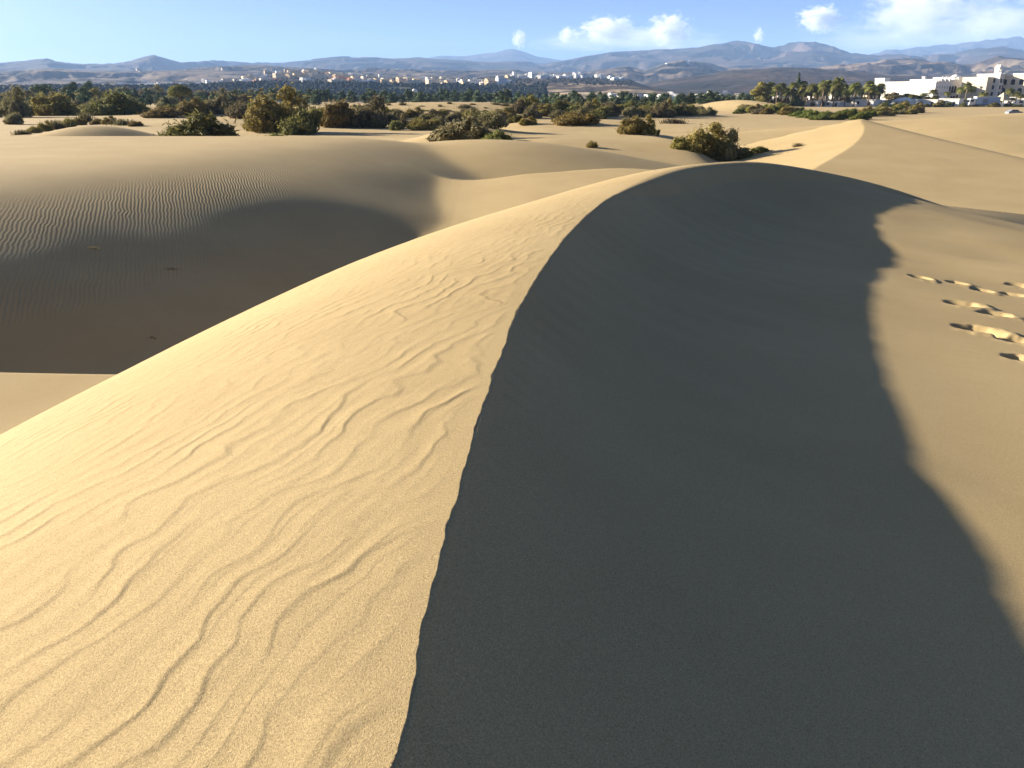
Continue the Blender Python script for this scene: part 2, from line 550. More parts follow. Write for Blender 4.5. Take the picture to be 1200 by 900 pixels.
def hills_material():
    m, nt, b, out = new_mat('dry_hills')
    L = nt.links.new
    geo = node(nt, 'ShaderNodeNewGeometry')
    P = geo.outputs['Position']
    n1 = node(nt, 'ShaderNodeTexNoise', i_Scale=0.0016, i_Detail=8.0, i_Roughness=0.62); L(P, n1.inputs['Vector'])
    n2 = node(nt, 'ShaderNodeTexNoise', i_Scale=0.006, i_Detail=6.0, i_Roughness=0.6); L(P, n2.inputs['Vector'])
    n3 = node(nt, 'ShaderNodeTexNoise', i_Scale=0.05, i_Detail=4.0, i_Roughness=0.7); L(P, n3.inputs['Vector'])
    c = ramp(nt, n1.outputs[0], [(0.34, (0.020, 0.023, 0.021)), (0.47, (0.043, 0.037, 0.034)), (0.58, (0.08, 0.058, 0.050)), (0.70, (0.14, 0.10, 0.078))]).outputs[0]
    sp = ramp(nt, n3.outputs[0], [(0.42, (0.55, 0.58, 0.52)), (0.56, (1, 1, 1))])
    c = mix_rgb(nt, 0.7, c, sp.outputs[0], 'MULTIPLY')
    # bare pale patches, carried by a vertex mask
    att = node(nt, 'ShaderNodeAttribute', attribute_name='bare')
    f = math_node(nt, 'MULTIPLY', att.outputs['Fac'], ramp(nt, n2.outputs[0], [(0.47, (0, 0, 0)), (0.55, (1, 1, 1))]).outputs[0])
    c = mix_rgb(nt, f, c, (0.46, 0.35, 0.23))
    wd = node(nt, 'ShaderNodeAttribute', attribute_name='wood')
    f2 = math_node(nt, 'MULTIPLY', wd.outputs['Fac'], ramp(nt, n3.outputs[0], [(0.3, (0.5, 0.5, 0.5)), (0.5, (1, 1, 1))]).outputs[0])
    c = mix_rgb(nt, f2, c, (0.035, 0.04, 0.025))
    L(c, b.inputs['Base Color'])
    b.inputs['Roughness'].default_value = 0.95; b.inputs['Specular IOR Level'].default_value = 0.1
    bp = node(nt, 'ShaderNodeBump', i_Strength=1.0, i_Distance=30.0); L(n2.outputs[0], bp.inputs['Height'])
    L(bp.outputs[0], b.inputs['Normal'])
    return m


def build_hills():
    az = np.radians(np.linspace(-56, 56, 1250))
    r = np.concatenate([np.exp(np.arange(math.log(600), math.log(4200), 0.0085)), np.exp(np.arange(math.log(4200), math.log(21000), 0.0055)), [21000.0, 26000.0]])
    R, A = np.meshgrid(r, az, indexing='ij')
    x = (R * np.sin(A)).ravel(); y = (R * np.cos(A)).ravel(); z = np.empty_like(x)
    for i in range(0, len(x), 200000):
        z[i:i + 200000] = hills(x[i:i + 200000], y[i:i + 200000])
    o = link_mesh('mountains', np.stack([x, y, z + EYE], 1), grid_faces(len(r), len(az)), hills_material(), smooth=True)
    rr = np.sqrt(x * x + y * y); azd = np.degrees(np.arctan2(x, y))
    ax = pix_dir(690, 110)[0]
    bare = np.exp(-((azd - ax) / 5.0) ** 2) * sstep(1100, 1200, rr) * (1 - sstep(1900, 2000, rr)) * 1.0 + 0.28 * sstep(3000, 4000, rr) * (1 - sstep(7000, 9000, rr))
    wood = sstep(700, 900, rr) * (1 - sstep(1850, 2000, rr)) * (1 - sstep(pix_dir(575, 110)[0], pix_dir(610, 110)[0], azd)) 
    for nm, v in (('bare', bare), ('wood', wood)):
        a = o.data.attributes.new(nm, 'FLOAT', 'POINT'); a.data.foreach_set('value', np.clip(v, 0, 1).astype(np.float32))
    tag(o, kind='structure')
    # flat dry land all the way round to the horizon, a little below the sand and the hills
    azp = np.radians(np.linspace(-180, 180, 181)); rp = np.array([500, 700, 1200, 2500, 6000, 14000, 30000.0])
    R, A = np.meshgrid(rp, azp, indexing='ij')
    p = link_mesh('coastal_plain', np.stack([(R * np.sin(A)).ravel(), (R * np.cos(A)).ravel(), np.full(R.size, EYE - 11.0)], 1), grid_faces(len(rp), len(azp)), o.data.materials[0], smooth=True)
    for nm in ('bare', 'wood'):
        p.data.attributes.new(nm, 'FLOAT', 'POINT')
    tag(p, kind='structure')


build_hills()

# ------------------------------------------------------------------ haze: one closed box of even air
def build_haze():
    m = bpy.data.materials.new('haze_air'); m.use_nodes = True
    nt = m.node_tree; nt.nodes.clear()
    out = nt.nodes.new('ShaderNodeOutputMaterial'); v = nt.nodes.new('ShaderNodeVolumePrincipled')
    v.inputs['Color'].default_value = (0.34, 0.55, 0.95, 1)
    v.inputs['Density'].default_value = 5.8e-5
    v.inputs['Anisotropy'].default_value = 0.0
    nt.links.new(v.outputs[0], out.inputs['Volume'])
    m.cycles.homogeneous_volume = True
    bm = bmesh.new(); bmesh.ops.create_cube(bm, size=1.0)
    x0, x1, y0, y1, z0, z1 = -22000, 22000, -800, 22500, EYE - 17, EYE + 1250
    for vv in bm.verts:
        vv.co = Vector((x0 if vv.co.x < 0 else x1, y0 if vv.co.y < 0 else y1, z0 if vv.co.z < 0 else z1))
    me = bpy.data.meshes.new('haze'); bm.to_mesh(me); bm.free(); me.materials.append(m)
    o = bpy.data.objects.new('haze', me); COL.objects.link(o); tag(o, kind='stuff')


build_haze()

# ------------------------------------------------------------------ plants
def hit(px, py, rmin=20.0, rmax=650.0):
    """where a view ray first meets the sand beyond rmin"""
    dx, dy, dz = ray(px, py)
    t = np.exp(np.linspace(math.log(rmin), math.log(rmax), 700)) / dy
    x, y, zr = dx * t, dy * t, dz * t
    h = height(x, y)
    below = np.nonzero(zr <= h)[0]
    i = below[0] if len(below) else len(t) - 1
    return x[i], y[i], h[i]


def px_m(x, y, z):
    """metres per photo pixel at a point (z relative to the eye)"""
    depth = y * CP - z * SP
    return depth / FPX


def foliage_material(name, cols, trans=0.25):
    m, nt, b, out = new_mat(name)
    L = nt.links.new
    geo = node(nt, 'ShaderNodeNewGeometry')
    oi = node(nt, 'ShaderNodeObjectInfo')
    n = node(nt, 'ShaderNodeTexNoise', i_Scale=0.9, i_Detail=3.0); L(geo.outputs['Position'], n.inputs['Vector'])
    f = math_node(nt, 'ADD', math_node(nt, 'MULTIPLY', geo.outputs['Random Per Island'], 0.45), math_node(nt, 'MULTIPLY', n.outputs[0], 0.75))
    f = math_node(nt, 'SUBTRACT', f, 0.1)
    c = ramp(nt, f, [(0.15, cols[0]), (0.5, cols[1]), (0.85, cols[2])]).outputs[0]
    hs = node(nt, 'ShaderNodeHueSaturation')
    L(math_node(nt, 'ADD', math_node(nt, 'MULTIPLY', oi.outputs['Random'], 0.04), 0.48), hs.inputs['Hue'])
    L(math_node(nt, 'ADD', math_node(nt, 'MULTIPLY', oi.outputs['Random'], 0.5), 0.75), hs.inputs['Value'])
    L(c, hs.inputs['Color'])
    L(hs.outputs[0], b.inputs['Base Color'])
    b.inputs['Roughness'].default_value = 0.8; b.inputs['Specular IOR Level'].default_value = 0.2
    tr = node(nt, 'ShaderNodeBsdfTranslucent'); L(hs.outputs[0], tr.inputs[0])
    mx = node(nt, 'ShaderNodeMixShader'); mx.inputs[0].default_value = trans
    L(b.outputs[0], mx.inputs[1]); L(tr.outputs[0], mx.inputs[2]); L(mx.outputs[0], out.inputs[0])
    return m


def plain_material(name, col, rough=0.8, var=0.25, scale=6.0):
    m, nt, b, out = new_mat(name)
    geo = node(nt, 'ShaderNodeNewGeometry')
    n = node(nt, 'ShaderNodeTexNoise', i_Scale=scale, i_Detail=4.0); nt.links.new(geo.outputs['Position'], n.inputs['Vector'])
    lo = tuple(c * (1 - var) for c in col); hi = tuple(min(c * (1 + var), 0.92) for c in col)
    c = ramp(nt, n.outputs[0], [(0.3, lo), (0.7, hi)])
    nt.links.new(c.outputs[0], b.inputs['Base Color'])
    b.inputs['Roughness'].default_value = rough
    b.inputs['Specular IOR Level'].default_value = 0.5 if rough < 0.5 else 0.05
    return m


M_OLIVE = foliage_material('tamarisk_olive', [(0.101, 0.086, 0.029), (0.252, 0.208, 0.063), (0.416, 0.338, 0.101)])
M_GREEN = foliage_material('shrub_green', [(0.067, 0.074, 0.026), (0.166, 0.168, 0.052), (0.3, 0.277, 0.083)])
M_BROWN = foliage_material('shrub_brown', [(0.083, 0.075, 0.037), (0.187, 0.163, 0.081), (0.314, 0.264, 0.127)])
M_LIVE = foliage_material('hedge_green', [(0.05, 0.07, 0.016), (0.125, 0.150, 0.030), (0.22, 0.215, 0.048)])
M_PINE = foliage_material('pine_green', [(0.034, 0.055, 0.031), (0.081, 0.12, 0.062), (0.143, 0.176, 0.086)], 0.15)
M_PALM = foliage_material('palm_green', [(0.06, 0.08, 0.022), (0.17, 0.185, 0.050), (0.31, 0.275, 0.085)], 0.2)
M_PALMDRY = foliage_material('palm_dry', [(0.10, 0.07, 0.03), (0.19, 0.135, 0.06), (0.27, 0.19, 0.09)], 0.1)
M_GRASS = foliage_material('marram_olive', [(0.050, 0.046, 0.022), (0.120, 0.105, 0.050), (0.190, 0.160, 0.080)])
M_BARK = plain_material('bark_brown', (0.11, 0.075, 0.05))
M_PALMBARK = plain_material('palm_bark', (0.20, 0.15, 0.10))


def unit(v):
    return v / np.maximum(np.linalg.norm(v, axis=1, keepdims=True), 1e-9)


def leaf_quads(P, N, size, rng, aspect=1.6, up=0.0):
    """one small bent-free leaf clump quad at each point"""
    n = len(P)
    a = rng.normal(size=(n, 3)); a[:, 2] += up
    t = unit(np.cross(N, a)); b = unit(np.cross(N, t))
    s = (size * rng.uniform(0.55, 1.35, n))[:, None]
    t = t * s * 0.5; b = b * s * 0.5 * aspect
    V = np.stack([P - t * 0.5 - b, P + t * 0.5 - b * 0.8, P + t + b * 0.4, P - t * 0.2 + b], 1).reshape(-1, 3)
    F = np.arange(4 * n).reshape(n, 4)
    return V, F


def crown_points(lobes, n, rng, inner=0.55, holes=0.0, hs=1.2, seed=1, flat_bottom=True):
    L = np.array(lobes, float)             # x y z rx ry rz
    wgt = (L[:, 3] * L[:, 4] + L[:, 4] * L[:, 5] + L[:, 3] * L[:, 5]); wgt /= wgt.sum()
    k = rng.choice(len(L), size=int(n * 1.7), p=wgt)
    d = unit(rng.normal(size=(len(k), 3)))
    rr = inner + (1 - inner) * rng.beta(3.2, 1.2, len(k))
    rr = rr * (1 + 0.22 * perlin(d[:, 0] * 2.3 + k * 3.1, d[:, 1] * 2.3 + d[:, 2] * 1.7, seed))
    P = L[k, :3] + d * rr[:, None] * L[k, 3:]
    N = unit(d / L[k, 3:] + rng.normal(size=d.shape) * 0.55 / L[k, 3:].mean())
    ok = P[:, 2] > 0.0
    if holes > 0:
        ok &= perlin(P[:, 0] * hs + P[:, 2] * 0.7, P[:, 1] * hs + P[:, 2] * hs, seed + 9) > -0.75 + holes
    P, N = P[ok][:n], N[ok][:n]
    return P, N


def tube(pts, radii, k=6):
    pts = np.array(pts, float); V = []; F = []
    for i, p in enumerate(pts):
        d = pts[min(i + 1, len(pts) - 1)] - pts[max(i - 1, 0)]; d = d / np.linalg.norm(d)
        a = np.cross(d, (0.31, 0.95, 0.11)); a /= np.linalg.norm(a); b = np.cross(d, a)
        for j in range(k):
            an = 2 * PI * j / k
            V.append(p + radii[i] * (math.cos(an) * a + math.sin(an) * b))
    for i in range(len(pts) - 1):
        for j in range(k):
            F.append((i * k + j, i * k + (j + 1) % k, (i + 1) * k + (j + 1) % k, (i + 1) * k + j))
    return np.array(V), np.array(F)


def join(parts):
    V = []; F = []; o = 0
    for v, f in parts:
        V.append(v); F.append(np.asarray(f) + o); o += len(v)
    return np.vstack(V), np.vstack(F)


HIDE = []


class Kind:
    """a plant of one kind: part meshes made once, shared by every plant built from it"""
    def __init__(self, name, parts):
        self.name = name; self.parts = parts      # list of (part name, mesh)


def mesh_only(name, V, F, mat, smooth=False):
    o = link_mesh(name, V, F, mat, smooth=smooth)
    me = o.data; bpy.data.objects.remove(o)
    return me


def place(kind, name, pos, scale, rz, label, cat, group=None, parts=True):
    """pos in world coordinates, scale = (sx, sy, sz)"""
    root = bpy.data.objects.new(name, None); COL.objects.link(root)
    root.location = pos; root.scale = scale; root.rotation_euler = (0, 0, rz)
    root.empty_display_size = 0.2
    for pn, me in kind.parts:
        o = bpy.data.objects.new(pn, me); COL.objects.link(o); o.parent = root
    tag(root, label, cat, group)
    return root


def shrub_kind(seed, mat, n=5200, leaf=0.035, nl=9, lean=0.25, tall=1.0, holes=0.25):
    """unit shrub: about 1 wide, 0.5 high at scale 1"""
    rng = np.random.default_rng(seed)
    lobes = [(0, 0, 0.12, 0.30, 0.28, 0.22 * tall)]
    for i in range(nl + 5):
        a = rng.uniform(0, 2 * PI); q = 0.42 * math.sqrt(rng.uniform(0.0, 1.0))
        s = rng.uniform(0.07, 0.17)
        zz = (0.40 * (1 - (q / 0.46) ** 2) * rng.uniform(0.45, 1.0) + 0.03) * tall
        lobes.append((q * math.cos(a) + lean * zz, q * math.sin(a) * 0.85, zz, s, s * 0.95, s * rng.uniform(.6, .9) * tall))
    P, N = crown_points(lobes, n, rng, 0.5, holes, 6.0, seed)
    V, F = leaf_quads(P, N, leaf, rng, 1.7, 0.4)
    # whippy sprays sticking out of the outline
    ns = 900
    i = rng.choice(len(P), ns); tip = P[i] + unit(N[i] + np.array([0.1, 0, 0.9])) * rng.uniform(0.02, 0.11, ns)[:, None]
    V2, F2 = leaf_quads(tip, unit(rng.normal(size=(ns, 3))), leaf * 0.6, rng, 3.0, 0.5)
    V, F = join([(V, F), (V2, F2)])
    st = []
    for i in range(7):
        l = lobes[rng.integers(1, len(lobes))]
        b = np.array([rng.uniform(-.08, .08), rng.uniform(-.08, .08), -0.05]); e = np.array(l[:3]); mid = (b + e) * 0.5 + rng.normal(size=3) * 0.03
        st.append(tube([b, mid, e], [0.016, 0.011, 0.005], 5))
    SV, SF = join(st)
    return Kind('shrub', [('foliage', mesh_only('shrub_foliage', V, F, mat)), ('stem', mesh_only('shrub_stem', SV, SF, M_BARK))])


def tuft_kind(seed, mat, n=260):
    """dune grass / dead scrub: blades fanning out of the sand, unit width about 1"""
    rng = np.random.default_rng(seed)
    b = rng.normal(size=(n, 2)) * 0.2
    V = np.zeros((n, 4, 3)); an = rng.uniform(0, 2 * PI, n); h = rng.uniform(0.2, 0.55, n); ln = rng.uniform(0.02, 0.3, n)
    w = 0.02
    ox, oy = np.cos(an), np.sin(an)
    V[:, 0] = np.stack([b[:, 0] - oy * w, b[:, 1] + ox * w, np.full(n, -0.05)], 1)
    V[:, 1] = np.stack([b[:, 0] + oy * w, b[:, 1] - ox * w, np.full(n, -0.05)], 1)
    V[:, 2] = np.stack([b[:, 0] + ox * ln + oy * w * .4, b[:, 1] + oy * ln - ox * w * .4, h], 1)
    V[:, 3] = np.stack([b[:, 0] + ox * ln - oy * w * .4, b[:, 1] + oy * ln + ox * w * .4, h * .97], 1)
    F = np.arange(4 * n).reshape(n, 4)
    P, N = crown_points([(0, 0, 0.1, 0.38, 0.36, 0.2)], 500, rng, 0.3, 0.35, 7.0, seed)
    V2, F2 = leaf_quads(P, N, 0.05, rng, 2.2, 0.6)
    V, F = join([(V.reshape(-1, 3), F), (V2, F2)])
    return Kind('tuft', [('foliage', mesh_only('tuft_foliage', V, F, mat))])


def pine_kind(seed, mat=None, conical=0.5, n=1500, trunk_h=0.25):
    """unit tree: height 1"""
    rng = np.random.default_rng(seed)
    lobes = []
    nl = 11
    for i in range(nl):
        q = (i + 0.5) / nl
        z = trunk_h + (1 - trunk_h) * q * 0.92
        wid = 0.30 * (1 - q) ** (0.35 + conical) + 0.05
        a = rng.uniform(0, 2 * PI)
        lobes.append((wid * 0.45 * math.cos(a), wid * 0.45 * math.sin(a), z, wid * rng.uniform(.6, .9), wid * rng.uniform(.6, .9), 0.09 + 0.05 * (1 - q)))
    P, N = crown_points(lobes, n, rng, 0.45, 0.2, 7.0, seed)
    V, F = leaf_quads(P, N, 0.055, rng, 1.7, 0.3)
    tv, tf = tube([(0, 0, -0.05), (0.01, 0, trunk_h), (0, 0.01, 0.7), (0, 0, 0.95)], [0.022, 0.018, 0.010, 0.003], 6)
    return Kind('pine', [('crown', mesh_only('pine_crown', V, F, mat or M_PINE)), ('trunk', mesh_only('pine_trunk', tv, tf, M_BARK))])


def palm_kind(seed, height=9.0, crown=3.0, fan=False, skirt=True):
    rng = np.random.default_rng(seed)
    lean = rng.uniform(-0.6, 0.6, 2) * 0.6
    pts = [(lean[0] * q * q, lean[1] * q * q, -0.4 + (height + 0.4) * q) for q in (0, 0.15, 0.35, 0.6, 0.8, 1.0)]
    tv, tf = tube(pts, [0.34, 0.25, 0.21, 0.19, 0.2, 0.16], 8)
    top = np.array(pts[-1])

    def fronds(count, elev0, elev1, droop, L0, width):
        V = []; F = []; o = 0
        for i in range(count):
            a = 2 * PI * (i * 0.618 + rng.uniform(-.04, .04)); el = rng.uniform(elev0, elev1)
            d = np.array([math.cos(a), math.sin(a)]); Ln = L0 * rng.uniform(.8, 1.1)
            nseg = 12
            for k in range(nseg):
                q0, q1 = k / nseg, (k + 0.85) / nseg

                def pt(q):
                    return top + np.array([d[0] * Ln * q * math.cos(el), d[1] * Ln * q * math.cos(el), Ln * (q * math.sin(el) - droop * q * q)])
                p0, p1 = pt(q0), pt(q1)
                w = width * (0.25 + math.sin(PI * min(q0 + 0.12, 1.0)) * 0.9)
                sd = np.array([-d[1], d[0], 0.0])
                for sg in (-1, 1):
                    tipp = p1 + sd * sg * w + np.array([d[0], d[1], 0]) * w * 0.5 - np.array([0, 0, w * 0.45])
                    V += [p0, p1, tipp, p0 * 0.6 + tipp * 0.4 - np.array([0, 0, 0.02])]
                    F.append((o, o + 1, o + 2, o + 3)); o += 4
        return np.array(V), np.array(F)
    cv, cf = fronds(54, rad(-30), rad(78), 0.62, crown * 0.9, crown * 0.30)
    parts = [('crown', mesh_only('palm_crown', cv, cf, M_PALM)), ('trunk', mesh_only('palm_trunk', tv, tf, M_PALMBARK, True))]
    if skirt:
        sv, sf = fronds(14, rad(-70), rad(-30), 0.25, crown * 0.72, crown * 0.2)
        parts.append(('dead_fronds', mesh_only('palm_dead_fronds', sv, sf, M_PALMDRY)))
    return Kind('palm', parts)


SK = {'olive': [shrub_kind(11, M_OLIVE), shrub_kind(12, M_OLIVE, lean=0.5), shrub_kind(13, M_OLIVE, tall=1.25, nl=12)],
      'green': [shrub_kind(21, M_GREEN), shrub_kind(22, M_GREEN, lean=0.6, nl=12), shrub_kind(23, M_GREEN, tall=1.15)],
      'brown': [shrub_kind(31, M_BROWN, holes=0.4), shrub_kind(32, M_BROWN, tall=1.2, holes=0.4), shrub_kind(33, M_BROWN, lean=0.5)],
      'live': [shrub_kind(41, M_LIVE), shrub_kind(42, M_LIVE, nl=13)]}
TK = [tuft_kind(51, M_GRASS), tuft_kind(52, M_GRASS), tuft_kind(53, M_BROWN)]
_rng = random.Random(5)


def shrub(px, py, wpx, hpx, tone, var, label, group=None, dist=None, rmin=66.0, name='shrub', cat='shrub', flip=False):
    """a shrub whose foot stands at the photo point (px, py)"""
    if dist:
        x, y, _ = at_r(px, py, dist); z = float(height(np.array([x]), np.array([y]))[0])
    else:
        x, y, z = hit(px, py, rmin)
    m = px_m(x, y, z)
    w_ = wpx * m
    h_ = max(at_r(px, py - hpx, y)[2] - z, hpx * m * 0.8)
    k = (SK[tone] if tone in SK else TK)[var % len(SK.get(tone, TK))]
    hs = 0.5 if tone in SK else 0.55
    return place(k, name, (x, y + w_ * 0.2, z + EYE - 0.02 * h_ - 0.05), (w_ * 1.0, w_ * 0.85, h_ / hs), rad(_rng.uniform(-25, 25)) + (PI if flip else 0), label, cat, group)


# --- the shrubs one can tell apart
for a in (
    (216, 171, 104, 40, 'green', 1, 'big dark green shrub leaning right, rising behind the rippled dome dune'),
    (318, 156, 84, 46, 'olive', 2, 'tallest yellow-green shrub left of centre, its right half in deep shade'),
    (352, 158, 60, 36, 'green', 0, 'dark shaded shrub grown into the right side of the tallest yellow-green shrub'),
    (392, 150, 56, 34, 'olive', 0, 'rounded olive shrub standing between two dark bushy shrubs in mid distance'),
    (432, 150, 60, 32, 'brown', 1, 'brown and grey shrub with a dark right half behind the sand hollow'),
    (318, 172, 46, 16, 'green', 2, 'low dark shrub at the foot of the tallest yellow-green shrub'),
    (540, 167, 80, 36, 'brown', 0, 'brownish shrub on a sand mound with bare roots showing'),
    (578, 168, 40, 16, 'green', 1, 'low dark trailing shrub on the right foot of the root mound'),
    (576, 150, 50, 22, 'brown', 2, 'dull brown shrub behind the root mound'),
    (490, 153, 34, 16, 'olive', 1, 'low yellow-green shrub left of the root mound'),
    (508, 153, 26, 14, 'olive', 0, 'small round yellow-green shrub nearest the root mound'),
    (462, 153, 24, 12, 'green', 2, 'small green shrub at the left end of the low row by the root mound'),
    (52, 136, 70, 28, 'olive', 0, 'wide shrub with a golden left flank at the far left'),
    (122, 135, 80, 28, 'green', 1, 'wide dark shrub with a golden top behind the left sand dune'),
    (12, 138, 42, 32, 'brown', 1, 'dark brown shrub cut by the left edge of the view'),
    (14, 146, 32, 16, 'brown', 2, 'reddish brown low shrub at the far left on the sand'),
    (186, 138, 56, 16, 'olive', 1, 'low spreading pale olive shrub behind the big leaning shrub'),
    (222, 136, 40, 18, 'olive', 2, 'olive shrub in front of the lone tree'),
    (250, 134, 56, 26, 'brown', 0, 'dull grey brown shrub to the right of the lone tree'),
    (280, 139, 44, 22, 'brown', 2, 'grey brown shrub with a dark foot just left of the tallest yellow-green shrub'),
    (296, 154, 34, 30, 'olive', 0, 'golden green shrub forming the left shoulder of the tallest shrub'),
    (672, 147, 62, 19, 'olive', 1, 'broad yellow-green shrub with a dark strip of shade on its right'),
    (617, 147, 26, 9, 'olive', 2, 'low olive shrub to the left of the broad yellow-green shrub'),
    (738, 158, 40, 23, 'olive', 0, 'yellow-green shrub on the sand platform, larger of the close pair'),
    (754, 158, 30, 20, 'olive', 2, 'shrub with a shaded right side joined to the platform shrub'),
    (769, 159, 12, 9, 'green', 0, 'small sparse dark shrub beside the platform pair'),
    (693, 180, 16, 12, 'olive', 1, 'small lone shrub on the bare sand slope'),
    (826, 190, 66, 38, 'olive', 2, 'ragged olive shrub just beyond the shaded dune crest'),
    (850, 190, 46, 34, 'brown', 1, 'taller dry shrub behind the ragged shrub beyond the crest'),
    (795, 182, 26, 20, 'olive', 0, 'shrub in the hollow against the steep sand end'),
    (868, 188, 36, 16, 'green', 1, 'dark low shrub in shade on the right of the ragged shrub'),
    (890, 180, 26, 9, 'green', 2, 'flat olive shrub on the sand between ragged shrub and pyramid dune'),
    (790, 145, 30, 7, 'tuft', 0, 'flat patch of grassy scrub alone on the grey sand flat'),
    (936, 174, 14, 6, 'tuft', 2, 'tiny dark tuft by the left foot of the pyramid dune'),
):
    shrub(*a)

for px, py, w_, lb in ((105, 291, 14, 'dead tuft on the dark dune face, farthest left of the three'), (195, 317, 18, 'dead tuft in the middle of the dark dune face'),
                       (172, 397, 16, 'dead tuft low on the dark dune face near the lit crest')):
    shrub(px, py, w_, 4, 'tuft', 2, lb, rmin=10.5, name='dead_tuft', cat='tuft')

# --- the fringe of reedy plants over the left sand dune
for i, (px, py, w, h) in enumerate(((24, 158, 20, 7), (38, 156, 20, 10), (50, 154, 20, 11), (64, 152, 24, 13), (78, 149, 24, 13), (92, 147, 18, 10), (98, 143, 20, 13),
                                    (112, 146, 20, 9), (126, 146, 22, 9), (142, 147, 22, 9), (156, 148, 20, 8))):
    shrub(px, py, w, h, 'olive' if i % 3 else 'tuft', i, 'low reedy plant in the row along the left sand dune', 'reedy plants along the left sand dune', name='reedy_plant', cat='plant')

# --- brown scrub band in front of the pines, centre
for i in range(34):
    px = 598 + i * 7.0 + _rng.uniform(-5, 5)
    shrub(px, 134 + _rng.uniform(-4, 5), _rng.uniform(22, 36), _rng.uniform(9, 17), ['brown', 'brown', 'olive', 'green'][i % 4], i, 'dull brown scrub bush in the band in front of the pines',
          'scrub bushes in front of the pine belt', name='scrub_bush')
for i in range(48):
    px = -6 + i * 6.4 + _rng.uniform(-5, 5)
    shrub(px, 123 + _rng.uniform(-7, 11), _rng.uniform(24, 46), _rng.uniform(10, 18), ['brown', 'olive', 'brown', 'green'][i % 4], i, 'hazy olive bush in the scrub plain on the left',
          'bushes of the left scrub plain', name='scrub_bush')
for i in range(27):
    px = 366 + i * 9.0 + _rng.uniform(-6, 6)
    shrub(px, 142 + _rng.uniform(-5, 7), _rng.uniform(22, 42), _rng.uniform(10, 18), ['brown', 'olive', 'green', 'brown'][i % 4], i + 1, 'mixed scrub bush behind the root mound on the scrub plain',
          'bushes of the middle scrub plain', name='scrub_bush')
for i in range(44):
    px = 415 + _rng.uniform(0, 185); py = 119 + _rng.uniform(0, 17)
    shrub(px, py, _rng.uniform(5, 13), _rng.uniform(2, 5), 'tuft', i, 'tiny dark tuft dotted over the pale sand flat', 'tufts on the pale sand flat', name='dune_tuft', cat='tuft')

# --- lone tree with a dark trunk
def lone_tree():
    rng = np.random.default_rng(77)
    P, N = crown_points([(0, 0, 3.6, 2.2, 2.0, 1.1), (1.0, 0, 3.4, 1.5, 1.4, .8), (-1.2, .2, 3.2, 1.3, 1.3, .8), (.2, 0, 4.2, 1.3, 1.2, .6)], 3200, rng, 0.4, 0.3, 1.2, 5)
    V, F = leaf_quads(P, N, 0.26, rng, 1.6, 0.3)
    t = [tube([(0, 0, -.3), (.06, 0, 1.0), (.0, 0, 2.2), (-.1, 0, 3.2)], [.26, .2, .17, .08], 8), tube([(.02, 0, 1.7), (.8, 0, 2.3), (2.2, .1, 2.5)], [.12, .09, .03], 6),
         tube([(0, 0, 2.0), (-.7, .1, 2.7), (-1.2, .2, 3.2)], [.11, .08, .03], 6)]
    TV, TF = join(t)
    return Kind('tree', [('crown', mesh_only('tree_crown', V, F, M_GREEN)), ('trunk', mesh_only('tree_trunk', TV, TF, M_BARK))])


x, y, z = hit(213, 128, 60)
m_ = px_m(x, y, z)
place(lone_tree(), 'lone_tree', (x, y, z + EYE), (26 * m_ / 4.6,) * 3, 0, 'lone umbrella-shaped tree with a dark bare trunk on a sunny sand patch', 'tree')

# --- pines
PK = [pine_kind(61, conical=0.0), pine_kind(62, conical=0.15), pine_kind(63, conical=-0.1, trunk_h=0.12), pine_kind(64, conical=0.35)]
for i in range(72):
    px = 585 + i * 4.35 + _rng.uniform(-4, 4); r = _rng.uniform(300, 420)
    x, y, _ = at_r(px, 120, r); z = float(height(np.array([x]), np.array([y]))[0])
    if px > 845 and r < 330: continue
    h = _rng.uniform(4.2, 6.4) * r / 340
    place(PK[i % 4], 'pine_tree', (x, y, z + EYE - .1), (h * 1.3, h * 1.3, h), _rng.uniform(0, 6), 'dark green pine in the belt between brown scrub and the pale hillock', 'tree', 'pines of the middle belt')
for i in range(62):
    px = 300 + i * 4.9 + _rng.uniform(-4, 4); r = _rng.uniform(430, 600)
    x, y, _ = at_r(px, 120, r); z = float(height(np.array([x]), np.array([y]))[0])
    h = _rng.uniform(5.5, 9.5)
    place(PK[(i * 3 + 1) % 4], 'pine_tree', (x, y, z + EYE - .1), (h * 1.3, h * 1.3, h), _rng.uniform(0, 6), 'blue-green pine standing below the white hillside town', 'tree', 'pines below the hillside town')
for i in range(58):
    px = -10 + i * 5.5 + _rng.uniform(-4, 4); r = _rng.uniform(330, 520)
    x, y, _ = at_r(px, 120, r); z = float(height(np.array([x]), np.array([y]))[0])
    h = _rng.uniform(5.5, 8.5) * r / 430 * (1.35 if 40 < px < 110 else 1.0)
    place(PK[(i * 3 + 2) % 4], 'pine_tree', (x, y, z + EYE - .1), (h * 1.15, h * 1.15, h), _rng.uniform(0, 6), 'dark pine at the back of the left scrub plain', 'tree', 'pines at the back of the left plain')

# --- green fringe and palms in front of the hotel
for i in range(60):
    px = 868 + i * 3.5 + _rng.uniform(-4, 4)
    py = 131 + 9 * math.exp(-((px - 985) / 50.0) ** 2) + _rng.uniform(-3, 3)
    tone = 'live' if 930 < px < 1010 or i % 4 == 0 else ['brown', 'olive'][i % 2]
    shrub(px, py, _rng.uniform(16, 28), _rng.uniform(6, 11), tone, i, 'bushy green and brown shrub on the bank below the palms', 'shrubs on the bank below the palms', rmin=120, name='bank_shrub')
PALMS = [palm_kind(71, 8.5, 2.9), palm_kind(72, 10.0, 3.0), palm_kind(73, 7.0, 2.7), palm_kind(74, 6.0, 3.1, skirt=False), palm_kind(75, 9.0, 2.5)]


